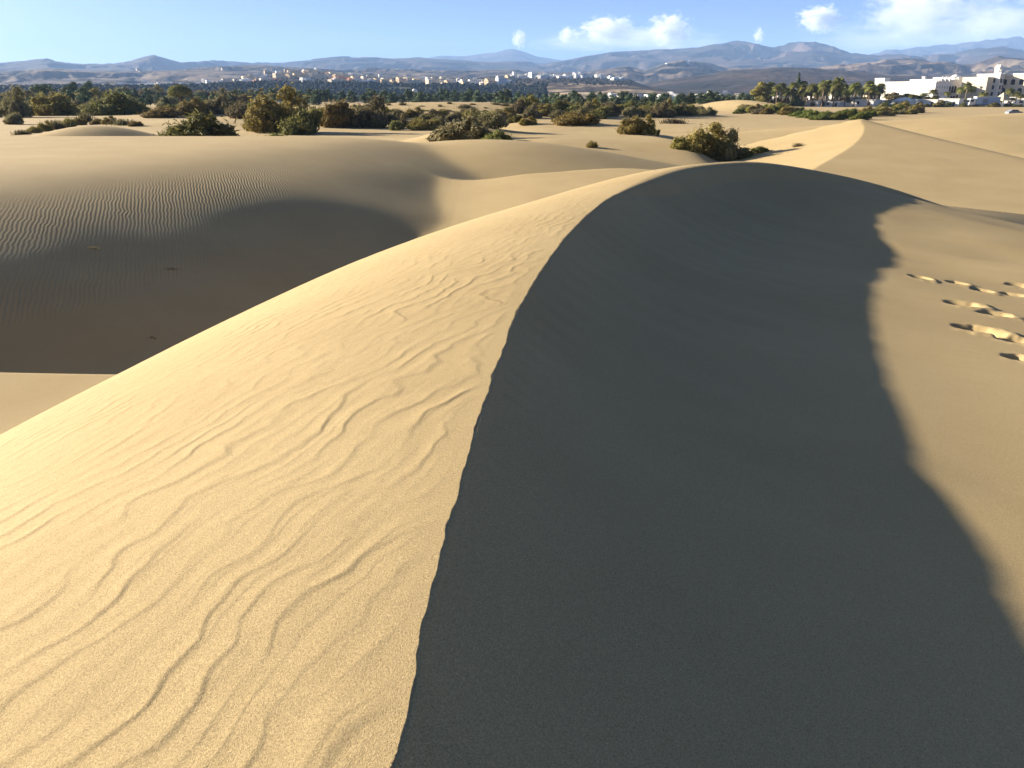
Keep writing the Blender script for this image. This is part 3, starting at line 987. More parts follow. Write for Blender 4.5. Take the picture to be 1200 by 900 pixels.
def palm(px, dist, top_py, label, group=None, k=None):
    x, y, _ = at_r(px, 120, dist); z = float(height(np.array([x]), np.array([y]))[0])
    top = at_r(px, top_py, dist)[2]
    kk = _rng.randrange(5) if k is None else k
    h = [8.5, 10.0, 7.0, 6.0, 9.0][kk] + 1.6
    s = max((top - z) / h, 0.35)
    w_ = max(min(s * 1.2, 1.4), 1.1)
    place(PALMS[kk], 'palm_tree', (x, y, z + EYE), (w_, w_, s), _rng.uniform(0, 6), label, 'palm', group)


for i in range(58):
    px = 891 + i * 2.45 + _rng.uniform(-2, 2)
    palm(px, _rng.uniform(385, 425), _rng.uniform(95, 106) if i % 5 else _rng.uniform(92, 98), 'green palm in the dense grove left of the white hotel', 'palms of the grove left of the hotel')
for px, d, tp, lb in ((968, 400, 91, 'slim palm standing out above the left of the grove'), (981, 405, 87, 'tallest slim palm rising clear above the grove'),
                      (1021, 400, 97, 'palm close against the left end of the white hotel'), (1028, 395, 103, 'shorter palm at the left corner of the white hotel'),
                      (1083, 400, 108, 'palm with a brown trunk in front of the middle of the hotel'), (1092, 402, 103, 'leaning dark palm at the corner of the white hotel wing'),
                      (1078, 398, 111, 'low palm in front of the lit hotel wing'), (1109, 420, 106, 'thin palm in front of the pale hotel pillar'),
                      (1124, 418, 100, 'palm at the left of the clump before the shaded hotel front'), (1130, 415, 95, 'tallest palm of the clump before the shaded hotel front'),
                      (1136, 418, 99, 'palm at the right of the clump before the shaded hotel front'), (1152, 424, 106, 'small dark palm below the hotel tower'),
                      (1181, 405, 102, 'palm beside the pointed tent'), (1190, 408, 106, 'palm nearest the right edge of the view')):
    palm(px, d, tp, lb)
for i in range(15):
    px = 890 + i * 9.4 + _rng.uniform(-3, 3)
    shrub(px, 124, _rng.uniform(10, 20), _rng.uniform(6, 13), ['live', 'green', 'green', 'olive'][i % 4], i, 'leafy undergrowth bush between the palm trunks of the grove', 'bushes under the palm grove', dist=_rng.uniform(392, 415), name='grove_bush')
for i in range(16):
    palm(1034 + i * 10.6 + _rng.uniform(-4, 4), _rng.uniform(390, 410), _rng.uniform(108, 116), 'leafy palm in front of the low white buildings below the hotel', 'palms before the low white buildings')
for i in range(13):
    px = 1034 + i * 13.2 + _rng.uniform(-3, 3)
    if 1132 < px < 1172 and i % 2: continue
    shrub(px, 127 + _rng.uniform(-1, 3), _rng.uniform(9, 18), _rng.uniform(4, 8), ['live', 'green', 'olive'][i % 3], i, 'garden shrub along the foot of the white walls before the hotel', 'garden shrubs before the hotel', dist=380 + _rng.uniform(-6, 6), name='garden_shrub')
for i, px in enumerate((1040, 1046, 1055, 1061, 1067, 1072)):
    palm(px, 418, 108 + (i % 3), 'low palm of the row under the lit hotel wing', 'palms under the lit hotel wing', 2)


def special_tree(name, px, dist, top_py, kind, w_, label):
    x, y, _ = at_r(px, 120, dist); z = float(height(np.array([x]), np.array([y]))[0])
    h = at_r(px, top_py, dist)[2] - z
    place(kind, name, (x, y, z + EYE - .1), (w_, w_, h), 0.4, label, 'tree')


special_tree('norfolk_pine', 933, 412, 84, pine_kind(65, conical=1.0, trunk_h=0.12, n=1100), 9.0, 'tall thin conifer spire rising above the palm grove')
special_tree('round_tree', 889, 398, 95, pine_kind(66, M_OLIVE, conical=0.05, n=2600, trunk_h=0.12), 15.0, 'large round olive tree at the left end of the palm grove')
special_tree('umbrella_tree', 1048, 402, 108, pine_kind(67, M_BROWN, conical=0.0, n=900, trunk_h=0.55), 11.0, 'dark flat-topped tree with a bare trunk before the lit hotel wing')

# ------------------------------------------------------------------ buildings
M_WHITE = plain_material('white_render', (0.74, 0.72, 0.68), 0.8, 0.06, 1.5)
M_CREAM = plain_material('cream_render', (0.66, 0.58, 0.44), 0.8, 0.08, 1.5)
M_TERRA = plain_material('terracotta_render', (0.50, 0.27, 0.17), 0.8, 0.12, 1.0)
M_SANDST = plain_material('ochre_render', (0.55, 0.42, 0.27), 0.8, 0.12, 1.0)
M_GLASS = plain_material('window_glass', (0.05, 0.07, 0.10), 0.15, 0.2, 0.8)
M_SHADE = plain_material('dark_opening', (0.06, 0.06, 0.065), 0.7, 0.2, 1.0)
M_ROOF = plain_material('clay_roof', (0.33, 0.16, 0.09), 0.85, 0.2, 2.0)
M_BLUE = plain_material('pale_blue_panel', (0.38, 0.47, 0.58), 0.5, 0.05, 1.0)
M_GREY = plain_material('grey_paint', (0.20, 0.22, 0.25), 0.4, 0.1, 1.0)
M_TYRE = plain_material('tyre_rubber', (0.03, 0.03, 0.03), 0.9, 0.1, 4.0)
M_SHUT = plain_material('pale_shutter', (0.46, 0.46, 0.45), 0.6, 0.08, 2.0)
M_TENT = plain_material('beige_canvas', (0.56, 0.47, 0.30), 0.9, 0.08, 2.0)
M_METAL = plain_material('white_metal', (0.70, 0.71, 0.72), 0.35, 0.04, 2.0)

BOXF = np.array([(0, 3, 2, 1), (4, 5, 6, 7), (0, 1, 5, 4), (1, 2, 6, 5), (2, 3, 7, 6), (3, 0, 4, 7)])


def box(x0, x1, y0, y1, z0, z1):
    return np.array([(x0, y0, z0), (x1, y0, z0), (x1, y1, z0), (x0, y1, z0), (x0, y0, z1), (x1, y0, z1), (x1, y1, z1), (x0, y1, z1)], float), BOXF


def ball(c, r, k=10, lo=-1.0):
    V = []; F = []
    n = 6
    for i in range(n + 1):
        t = lo * PI / 2 + (PI / 2 - lo * PI / 2) * i / n
        for j in range(k):
            a = 2 * PI * j / k
            V.append((c[0] + r * math.cos(t) * math.cos(a), c[1] + r * math.cos(t) * math.sin(a), c[2] + r * math.sin(t)))
    for i in range(n):
        for j in range(k):
            F.append((i * k + j, i * k + (j + 1) % k, (i + 1) * k + (j + 1) % k, (i + 1) * k + j))
    return np.array(V), np.array(F)


def cyl(c0, c1, r0, r1=None, k=10):
    return tube([c0, c1], [r0, r0 if r1 is None else r1], k)


def arch_panel(w, h, t, n=8):
    """flat panel with a round top, standing on z = 0, in the x-z plane, thickness t along -y"""
    pts = [(-w / 2, 0), (w / 2, 0)] + [(w / 2 * math.cos(PI * i / n), h - w / 2 + w / 2 * math.sin(PI * i / n)) for i in range(n + 1)]
    V = [(p[0], 0.0, p[1]) for p in pts] + [(p[0], -t, p[1]) for p in pts]
    m = len(pts); F = []
    cen = len(V); V += [(0, 0, h * 0.4), (0, -t, h * 0.4)]
    for i in range(m):
        j = (i + 1) % m
        F += [(i, j, cen, cen), (m + j, m + i, cen + 1, cen + 1), (i, m + i, m + j, j)]
    # triangles as degenerate quads are avoided: rebuild with bmesh
    return np.array(V, float), F


def solid(name, pieces, mat, parent=None, smooth=False):
    V, F = join(pieces)
    return link_mesh(name, V, F, mat, parent, smooth)


def arch_mesh(name, w, h, t, mat, n=8):
    bm = bmesh.new()
    pts = [(-w / 2, 0), (w / 2, 0)] + [(w / 2 * math.cos(PI * i / n), h - w / 2 + w / 2 * math.sin(PI * i / n)) for i in range(n + 1)]
    f = bm.faces.new([bm.verts.new((p[0], 0, p[1])) for p in pts])
    ex = bmesh.ops.extrude_face_region(bm, geom=[f])
    for v in [g for g in ex['geom'] if isinstance(g, bmesh.types.BMVert)]: v.co.y -= t
    bmesh.ops.recalc_face_normals(bm, faces=bm.faces)
    me = bpy.data.meshes.new(name); bm.to_mesh(me); bm.free(); me.materials.append(mat)
    return me


def empty(name, loc, rz=0, scale=1.0):
    o = bpy.data.objects.new(name, None); COL.objects.link(o); o.location = loc; o.rotation_euler = (0, 0, rz); o.scale = (scale,) * 3
    return o


def part_at(name, me, parent, loc, rz=0.0):
    o = bpy.data.objects.new(name, me); COL.objects.link(o); o.parent = parent; o.location = loc; o.rotation_euler = (0, 0, rz)
    return o


def sand_at(px, dist):
    x, y, _ = at_r(px, 120, dist)
    return x, y, float(height(np.array([x]), np.array([y]))[0])


# --- the white hotel. local x runs right and away, local y runs left and away
def hotel():
    HX, HY, HZ = sand_at(1093, 440)
    root = empty('hotel', (HX, HY, HZ + EYE), rad(36.9))
    tag(root, 'large white hotel with a small dome and ball finials along its parapet', 'hotel')
    root.scale = (1, 1, 0.90)
    W1 = arch_mesh('arched_window', 1.5, 2.6, 0.14, M_GLASS)
    W2 = mesh_only('window', *box(-.6, .6, -.14, 0.0, 0, 1.3), M_SHUT)
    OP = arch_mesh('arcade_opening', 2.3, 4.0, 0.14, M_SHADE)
    fin = mesh_only('finial', *join([ball((0, 0, .95), .55), cyl((0, 0, 0), (0, 0, .5), .22, .18)]), M_WHITE, True)

    def block(name, x0, x1, y0, y1, z1, mat=M_WHITE, parapet=True):
        p = [box(x0, x1, y0, y1, -1.5, z1)]
        if parapet:
            t = 0.35
            p += [box(x0 - .12, x1 + .12, y0 - .12, y0 + t, z1 + .003, z1 + .9), box(x0 - .12, x1 + .12, y1 - t, y1 + .12, z1 + .003, z1 + .9),
                  box(x0 - .12, x0 + t, y0 + t + .003, y1 - t - .003, z1 + .003, z1 + .9), box(x1 - t, x1 + .12, y0 + t + .003, y1 - t - .003, z1 + .003, z1 + .9)]
        return solid(name, p, mat, root)
    # left wing: its long lit front faces -x, its shaded front faces -y
    w1 = block('wing', 0, 15, 0, 33, 12.2)
    block('stair_tower', 1, 7, 29, 34.5, 14.4)
    solid('end_wall', [box(-.5, 9, 34.503, 38, -1.5, 10.6)], M_WHITE, root)
    solid('chimney', [box(5, 6.2, 9, 10.4, 12.2, 15.4), box(4.8, 6.4, 8.8, 10.6, 15.403, 15.8)], M_WHITE, root)
    for fl in range(3):
        for i in range(8):
            part_at('window', W2, root, (0.06, 3.2 + i * 3.7, 1.6 + fl * 3.0), -PI / 2)
    # set-back wing with the arcade, in shade, finials along the parapet
    block('wing', 15.003, 37, 6, 22, 13.6)
    solid('buttress', [box(15.6, 17.4, 3.5, 5.997, -1.5, 12.0)], M_WHITE, root)
    for i in range(6):
        for fl in range(2):
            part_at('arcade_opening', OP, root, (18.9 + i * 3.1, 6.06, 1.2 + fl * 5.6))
    for i in range(5):
        part_at('window', W2, root, (1.8 + i * 2.8, 0.06, 2.0)); part_at('window', W2, root, (1.8 + i * 2.8, 0.06, 5.6)); part_at('window', W2, root, (1.8 + i * 2.8, 0.06, 9.2))
    for i in range(9):
        part_at('finial', fin, root, (1.0 + i * 4.4, 0.05 if i < 4 else 6.0, 13.1 if i < 4 else 14.5))
    # small dome
    solid('dome_drum', [cyl((39, 9, 10), (39, 9, 14.6), 3.0, 3.0, 16)], M_WHITE, root)
    solid('dome', [ball((39, 9, 14.6), 2.9, 16, 0.0)], M_WHITE, root, True)
    # central block
    block('wing', 37.003, 60, 7, 26, 13.4, M_WHITE)
    for i in range(5):
        for fl in range(2):
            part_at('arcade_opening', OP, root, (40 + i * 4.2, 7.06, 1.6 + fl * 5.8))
    block('upper_storey', 44, 58, 9, 24, 15.2, M_WHITE)
    return root


hotel()


def hotel_tower():
    X, Y, Z = sand_at(1166, 452)
    root = empty('tower_building', (X, Y, Z + EYE), rad(36.9))
    tag(root, 'white tower block with an arched open belfry on top and a grid of dark windows', 'building')
    root.scale = (1, 1, 0.83)
    solid('tower', [box(0, 8, 0, 10, -1.5, 18.5), box(-.25, 8.25, -.25, 10.25, 18.503, 19.0)], M_WHITE, root)
    solid('side_wing', [box(8.003, 34, 1.5, 12, -1.5, 16.5), box(7.9, 34.2, 1.3, 12.2, 16.503, 17.2), box(-7, -0.003, 3, 16, -1.5, 17.0)], M_CREAM, root)
    # belfry: two legs and a round-headed top
    b = solid('belfry', [box(2.2, 3.2, 2.0, 4.4, 19.003, 22.2), box(5.2, 6.2, 2.0, 4.4, 19.003, 22.2), box(2.0, 6.4, 1.9, 4.5, 22.203, 23.0),
                         box(2.7, 5.7, 2.0, 4.4, 23.003, 23.8), box(3.4, 5.0, 2.1, 4.3, 23.803, 24.4)], M_WHITE, root)
    solid('bell', [cyl((4.2, 3.2, 20.6), (4.2, 3.2, 21.9), .75, .25, 10)], M_GREY, b)
    W = mesh_only('tower_window', *box(-1.0, 1.0, -.14, 0.0, 0, 2.4), M_GLASS)
    for fl in range(4):
        for i in range(2):
            part_at('window', W, root, (2.1 + 3.6 * i, 0.06, 1.5 + fl * 4.0))
        for i in range(2):
            part_at('window', W, root, (0.06, 3.0 + 3.6 * i, 1.5 + fl * 4.0), -PI / 2)
        if fl < 3:
            for i in range(6):
                part_at('window', W, root, (10.4 + 4.0 * i, 1.56, 1.5 + fl * 4.6))
    m = solid('mast', [cyl((12, 6, 17.2), (12, 6, 20.6), .12, .08, 6)], M_METAL, root)
    solid('mast_ball', [ball((12, 6, 21.1), .7, 10)], M_METAL, m, True)


hotel_tower()


def right_wing():
    X, Y, Z = sand_at(1218, 440)
    root = empty('guest_wing', (X, Y, Z + EYE), rad(36.9))
    tag(root, 'long cream hotel wing with rows of openings, cut by the right edge of the view', 'building')
    solid('wall', [box(0, 14, 0, 34, -1.5, 15.0)], M_CREAM, root)
    solid('parapet', [box(-.2, 14.2, -.2, 34.2, 15.003, 15.9)], M_WHITE, root)
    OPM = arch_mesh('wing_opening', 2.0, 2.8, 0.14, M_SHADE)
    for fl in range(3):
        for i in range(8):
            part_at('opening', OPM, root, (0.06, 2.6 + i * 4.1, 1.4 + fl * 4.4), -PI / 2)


right_wing()

# --- low white bungalows, walls and roofs in front of the hotel
def bungalow(px, dist, wpx, hpx, rz, mat, label, roof='flat', group=None):
    X, Y, Z = sand_at(px, dist)
    m = px_m(X, Y, Z)
    w_, h_ = wpx * m, hpx * m
    d_ = min(max(w_ * 0.6, 4.0), 9.0)
    root = empty('bungalow', (X, Y, Z + EYE), rz)
    tag(root, label, 'bungalow', group)
    solid('wall', [box(-w_ / 2, w_ / 2, 0, d_, -1.2, h_)], mat, root)
    if roof == 'flat':
        solid('roof', [box(-w_ / 2 - .3, w_ / 2 + .3, -.3, d_ + .3, h_ + .003, h_ + .35)], M_WHITE, root)
    else:
        V = np.array([(-w_ / 2 - .4, -.4, h_ + .003), (w_ / 2 + .4, -.4, h_ + .003), (w_ / 2 + .4, d_ + .4, h_ + .003), (-w_ / 2 - .4, d_ + .4, h_ + .003),
                      (-w_ / 4, d_ / 2 - .2, h_ + 1.5), (w_ / 4, d_ / 2 - .2, h_ + 1.5), (w_ / 4, d_ / 2 + .2, h_ + 1.5), (-w_ / 4, d_ / 2 + .2, h_ + 1.5)])
        link_mesh('roof', V, BOXF, M_ROOF if roof == 'clay' else M_WHITE, root)
    n = max(int(w_ / 4.0), 1)
    for i in range(n):
        xx = -w_ / 2 + (i + 0.5) * w_ / n
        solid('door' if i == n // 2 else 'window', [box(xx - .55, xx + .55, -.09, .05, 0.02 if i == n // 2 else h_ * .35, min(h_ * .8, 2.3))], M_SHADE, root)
    return root


for px, dist, wp, hp, rz, mat, roof, lb in (
    (918, 424, 16, 9, .35, M_WHITE, 'hip', 'white bungalow with a hipped white roof at the left end of the palm grove'),
    (942, 420, 14, 8, .5, M_WHITE, 'flat', 'small white bungalow behind the palms under the tall conifer'),
    (960, 428, 18, 10, .3, M_WHITE, 'flat', 'white bungalow behind the middle of the palm grove'),
    (984, 424, 16, 12, .4, M_WHITE, 'hip', 'white bungalow behind the tallest slim palm'),
    (1004, 412, 20, 9, .45, M_WHITE, 'flat', 'wide flat white bungalow at the right of the grove'),
    (1000, 440, 26, 15, .5, M_WHITE, 'clay', 'white house with a clay roof above the flat bungalow of the grove'),
    (1024, 425, 16, 13, .4, M_CREAM, 'flat', 'cream bungalow below the left end of the hotel'),
    (1062, 414, 30, 9, .35, M_CREAM, 'flat', 'long cream pavilion below the lit hotel wing'),
    (1040, 404, 18, 6, .4, M_WHITE, 'flat', 'low white kiosk beside the flat-topped tree'),
    (1072, 402, 16, 6, .3, M_WHITE, 'hip', 'small white pavilion with a hipped roof by the brown-trunked palm'),
    (1100, 410, 26, 9, .3, M_WHITE, 'flat', 'white terrace building below the hotel corner'),
    (1124, 405, 30, 6, .2, M_WHITE, 'flat', 'low flat white roofed gallery left of the lorry'),
    (952, 395, 15, 6, -.85, M_WHITE, 'flat', 'low white annexe right below the tall conifer'),
    (975, 393, 20, 5, -.85, M_WHITE, 'flat', 'long low white annexe below the tallest slim palm'),
    (1012, 393, 26, 7, -.85, M_WHITE, 'flat', 'long low white building at the right foot of the grove'),
    (1056, 392, 22, 6, -.85, M_WHITE, 'hip', 'low white building with a hipped roof behind the flat-topped tree'),
    (1086, 391, 24, 7, -.85, M_WHITE, 'flat', 'low white block below the corner of the hotel'),
    (1112, 390, 22, 8, -.85, M_WHITE, 'flat', 'low white block next to the lorry cab'),
    (1190, 412, 26, 9, -.85, M_WHITE, 'flat', 'low white block behind the palm at the right edge'),
):
    bungalow(px, dist, wp, hp, rz, mat, lb, roof)


def garden_wall(px0, px1, dist, h, label):
    a = sand_at(px0, dist); b = sand_at(px1, dist)
    L = math.hypot(b[0] - a[0], b[1] - a[1])
    root = empty('garden_wall', (a[0], a[1], min(a[2], b[2]) + EYE), math.atan2(b[1] - a[1], b[0] - a[0]))
    tag(root, label, 'wall')
    solid('wall', [box(0, L, 0, .3, -1.0, h)], M_WHITE, root)
    solid('coping', [box(-.05, L + .05, -.06, .36, h + .003, h + .12)], M_WHITE, root)
    for i in range(int(L / 6) + 1):
        solid('pillar', [box(i * 6 - .25, i * 6 + .25, -.12, .42, -1.0, h + .5)], M_WHITE, root)


garden_wall(940, 1032, 398, 1.6, 'white garden wall running below the palm grove')
garden_wall(1036, 1132, 396, 1.5, 'white garden wall running below the lit hotel wing to the lorry')
garden_wall(1172, 1240, 392, 1.4, 'white garden wall right of the lorry under the pointed tent')


def lorry():
    X, Y, Z = sand_at(1152, 385)
    root = empty('lorry', (X, Y, Z + EYE), rad(4))
    tag(root, 'parked lorry with a white cab and a long pale blue box body before the hotel', 'lorry')
    s = 385 / 830.0
    solid('box_body', [box(-3.2, 8.2, 0, 2.6, 1.1, 4.2)], M_BLUE, root)
    solid('box_roof', [box(-3.3, 8.3, -.05, 2.65, 4.203, 4.4)], M_WHITE, root)
    solid('chassis', [box(-6.3, 8.0, .4, 2.2, .6, 1.097)], M_GREY, root)
    V = np.array([(-6.6, .05, .8), (-3.5, .05, .8), (-3.5, 2.55, .8), (-6.6, 2.55, .8), (-6.1, .1, 3.6), (-3.5, .1, 3.7), (-3.5, 2.5, 3.7), (-6.1, 2.5, 3.6)])
    cab = link_mesh('cab', V, BOXF, M_WHITE, root)
    solid('side_window', [box(-5.9, -4.5, -.0, .12, 2.1, 3.1)], M_GLASS, cab)
    solid('windscreen', [box(-6.5, -6.36, .35, 2.25, 2.1, 3.2)], M_GLASS, cab)
    solid('loading_door', [box(-.2, 2.2, -.06, .05, 1.6, 3.5)], M_GREY, root)
    for x in (-5.2, 1.2, 5.6, 6.9):
        for y in (.15, 2.15):
            w = solid('wheel', [tube([(x, y - .02, .5), (x, y + .3, .5)], [.5, .5], 14), tube([(x, y - .02, .5), (x, y - .021, .5)], [.5, .02], 14)], M_TYRE, root)
            solid('rim', [tube([(x, y - .05, .5), (x, y - .02, .5)], [.27, .29], 12), tube([(x, y - .05, .5), (x, y - .052, .5)], [.27, .01], 12)], M_METAL, w)


lorry()


def tent():
    X, Y, Z = sand_at(1174, 398)
    root = empty('pavilion_tent', (X, Y, Z + EYE), rad(20))
    tag(root, 'small beige pointed tent roof standing on posts right of the lorry', 'tent')
    V = np.array([(-2.9, -2.9, 2.6), (2.9, -2.9, 2.6), (2.9, 2.9, 2.6), (-2.9, 2.9, 2.6), (-.05, -.05, 6.2), (.05, -.05, 6.2), (.05, .05, 6.2), (-.05, .05, 6.2)])
    link_mesh('canopy', V, BOXF, M_TENT, root)
    for x in (-2.7, 2.7):
        for y in (-2.7, 2.7):
            solid('post', [cyl((x, y, -.3), (x, y, 2.597), .09, .09, 6)], M_METAL, root)


tent()


def car():
    x, y, z = hit(1190, 135, 150)
    root = empty('parked_car', (x, y, z + EYE), rad(6))
    tag(root, 'small grey car parked on the sand edge at the right side of the view', 'car')
    prof = [(-2.1, .35), (2.1, .35), (2.15, .75), (1.9, .92), (1.05, 1.0), (.5, 1.45), (-1.1, 1.48), (-1.85, 1.02), (-2.15, .9)]
    bm = bmesh.new()
    f = bm.faces.new([bm.verts.new((p[0], 0, p[1])) for p in prof])
    ex = bmesh.ops.extrude_face_region(bm, geom=[f])
    for v in [g for g in ex['geom'] if isinstance(g, bmesh.types.BMVert)]: v.co.y += 1.7
    bmesh.ops.recalc_face_normals(bm, faces=bm.faces)
    me = bpy.data.meshes.new('car_body'); bm.to_mesh(me); bm.free(); me.materials.append(M_GREY)
    part_at('body', me, root, (0, 0, 0))
    solid('side_window', [box(-1.25, -.35, -.02, .05, 1.02, 1.36)], M_GLASS, root)
    solid('side_window', [box(-.25, .55, -.02, .05, 1.02, 1.36)], M_GLASS, root)
    for xx in (-1.35, 1.35):
        for yy in (-.04, 1.5):
            w = solid('wheel', [tube([(xx, yy, .33), (xx, yy + .24, .33)], [.33, .33], 14), tube([(xx, yy, .33), (xx, yy - .001, .33)], [.33, .02], 14)], M_TYRE, root)
            solid('rim', [tube([(xx, yy - .03, .33), (xx, yy - .001, .33)], [.18, .2], 12), tube([(xx, yy - .03, .33), (xx, yy - .032, .33)], [.18, .01], 12)], M_METAL, w)


car()


def water_dome():
    x, y, _ = at_r(486, 110, 640)
    z = hill_z(x, y)
    root = empty('radar_dome', (x, y, z), 0)
    tag(root, 'white ball-shaped tank on a stem standing above the pines', 'tank')
    solid('tank', [ball((0, 0, 7.6), 2.1, 14)], M_WHITE, root, True)
    solid('stem', [cyl((0, 0, -1), (0, 0, 5.8), 1.0, .8, 10)], M_WHITE, root)
    x, y, _ = at_r(335, 110, 660); z = hill_z(x, y)
    root = empty('chimney_tower', (x, y, z), 0)
    tag(root, 'slim pale tower standing above the pines left of centre', 'tower')
    solid('shaft', [cyl((0, 0, -1), (0, 0, 11.0), .9, .7, 8)], M_CREAM, root)
    solid('cap', [cyl((0, 0, 11.003), (0, 0, 11.6), 1.1, 1.1, 8)], M_WHITE, root)


water_dome()

# --- the white towns on the slopes, each house its own object
def house_mesh(seed, mat):
    rng = random.Random(seed)
    V, F, mi = [], [], []

    def add(b, m):
        o = sum(len(v) for v in V)
        V.append(b[0]); F.append(b[1] + o); mi.extend([m] * len(b[1]))
    w, d = rng.uniform(14, 30), rng.uniform(9, 13); h = rng.choice([3.6, 6.0, 6.0, 9.0])
    add(box(-w / 2, w / 2, 0, d, -8, h), 0)
    add(box(-w / 2 - .2, w / 2 + .2, -.2, d + .2, h + .003, h + .8), 0)
    if rng.random() < .6:
        x0 = rng.uniform(-w / 2, 0); add(box(x0, x0 + w * .4, d * .3, d, h + .803, h + 3.4), 0)
    if rng.random() < .7:
        add(box(w / 2 + .003, w / 2 + rng.uniform(5, 9), d * .2, d, -8, h * .65), 0)
    for fl in range(int(h // 3)):
        for i in range(int(w // 3.4)):
            x = -w / 2 + 1.8 + i * 3.4
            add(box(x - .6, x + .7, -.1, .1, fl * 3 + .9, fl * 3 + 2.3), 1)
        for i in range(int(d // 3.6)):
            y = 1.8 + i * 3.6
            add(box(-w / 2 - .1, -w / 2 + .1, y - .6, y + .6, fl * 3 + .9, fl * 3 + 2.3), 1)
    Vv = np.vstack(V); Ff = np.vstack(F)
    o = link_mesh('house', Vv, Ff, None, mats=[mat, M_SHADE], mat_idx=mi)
    me = o.data; bpy.data.objects.remove(o)
    return me


HM = {'white': [house_mesh(s, M_WHITE) for s in (1, 2, 3, 4)], 'cream': [house_mesh(s, M_CREAM) for s in (5, 6)],
      'red': [house_mesh(7, M_TERRA)], 'ochre': [house_mesh(8, M_SANDST)]}


def town(n, seed, px0, px1, r0, r1, mix, label, group, smin=0.9, smax_=1.35, bias=None):
    rng = random.Random(seed); done = 0; spots = []
    while done < n:
        px = rng.uniform(px0, px1); r = rng.uniform(r0, r1)
        if bias and rng.random() > bias(px, r): continue
        x, y, _ = at_r(px, 100, r)
        if any((x - a) ** 2 + (y - b) ** 2 < 15 ** 2 for a, b in spots): continue
        spots.append((x, y)); done += 1
        tone = rng.choice(mix)
        o = bpy.data.objects.new('town_house', rng.choice(HM[tone])); COL.objects.link(o)
        o.location = (x, y, hill_z(x, y) + 0.5); o.rotation_euler = (0, 0, rad(rng.uniform(-45, 45) + 30)); s = rng.uniform(smin, smax_); o.scale = (s, s, s)
        tag(o, label[tone] if isinstance(label, dict) else label, 'house', group)


town(34, 1, 96, 290, 1980, 2250, ['white', 'white', 'cream'], {'white': 'tiny white house in the line of houses behind the left pines', 'cream': 'tiny cream house in the line of houses behind the left pines'}, 'houses behind the left pines')
town(92, 2, 288, 432, 1980, 2850, ['white', 'white', 'cream', 'red', 'ochre'],
     {'white': 'white house of the dense hillside town left of centre', 'cream': 'cream house of the dense hillside town left of centre', 'red': 'reddish house of the dense hillside town left of centre', 'ochre': 'ochre house of the dense hillside town left of centre'},
     'houses of the dense hillside town', bias=lambda px, r: 1.0 if (r - 1980) / 870 < (px - 260) / 110 else .25)
town(76, 3, 432, 602, 1960, 2450, ['white', 'cream', 'cream', 'ochre'],
     {'white': 'white house in the row along the edge of the wooded scarp', 'cream': 'cream house in the row along the edge of the wooded scarp', 'ochre': 'ochre house in the row along the edge of the wooded scarp'},
     'houses along the wooded scarp', bias=lambda px, r: 1.0 if r < 2120 else .4)
town(44, 4, 596, 735, 2500, 2860, ['white'], 'bright white house on the terrace above the brown hillock', 'houses above the brown hillock', bias=lambda px, r: 1.0 if px < 680 or r > 2700 else .2)
town(32, 5, 708, 886, 900, 1150, ['white', 'white', 'cream'], {'white': 'white house between the pine belt and the hotel grove', 'cream': 'cream house between the pine belt and the hotel grove'},
     'houses between pines and hotel grove', 0.5, 0.75)
town(12, 6, 775, 830, 4900, 5400, ['white'], 'faint white house of the village high on the bluish slope', 'houses of the high slope village', 0.9, 1.3)
town(16, 7, 160, 270, 4300, 5300, ['white', 'cream'], {'white': 'faint white house on the hill below the left peak', 'cream': 'faint cream house on the hill below the left peak'}, 'houses on the hill below the left peak', 0.9, 1.3)


# --- the far wood on the scarp below the town: one mass
def far_wood():
    rng = np.random.default_rng(99)
    n = 6500
    px = rng.uniform(-40, 640, n); r = rng.uniform(1150, 1860, n)
    px = np.concatenate([px, rng.uniform(150, 740, 1500)]); r = np.concatenate([r, rng.uniform(1860, 2850, 1500)]); n += 1500
    V = []; F = []; o = 0
    dirs = np.array([ray(p, 100) for p in px])
    x = dirs[:, 0] * r / dirs[:, 1]; y = r
    z = hills(x, y) + EYE
    tv, tf = ball((0, 0, 0), 1.0, 7)
    for i in range(n):
        if perlin(np.array([x[i] / 90]), np.array([y[i] / 90]), 5)[0] < -0.35: continue
        s = rng.uniform(2.6, 5.4) if r[i] < 1860 else rng.uniform(1.6, 3.2)
        d = tv * np.array([s, s, s * rng.uniform(.6, 1.0)])
        d = d * (1 + 0.25 * rng.normal(size=(len(tv), 1)) * 0.6)
        V.append(d + np.array([x[i], y[i], z[i] + s * .6])); F.append(tf + o); o += len(tv)
    ob = link_mesh('far_wood', np.vstack(V), np.vstack(F), plain_material('far_wood_green', (0.012, 0.018, 0.016), 0.9, 0.4, 0.05), smooth=True)
    tag(ob, kind='stuff')


far_wood()


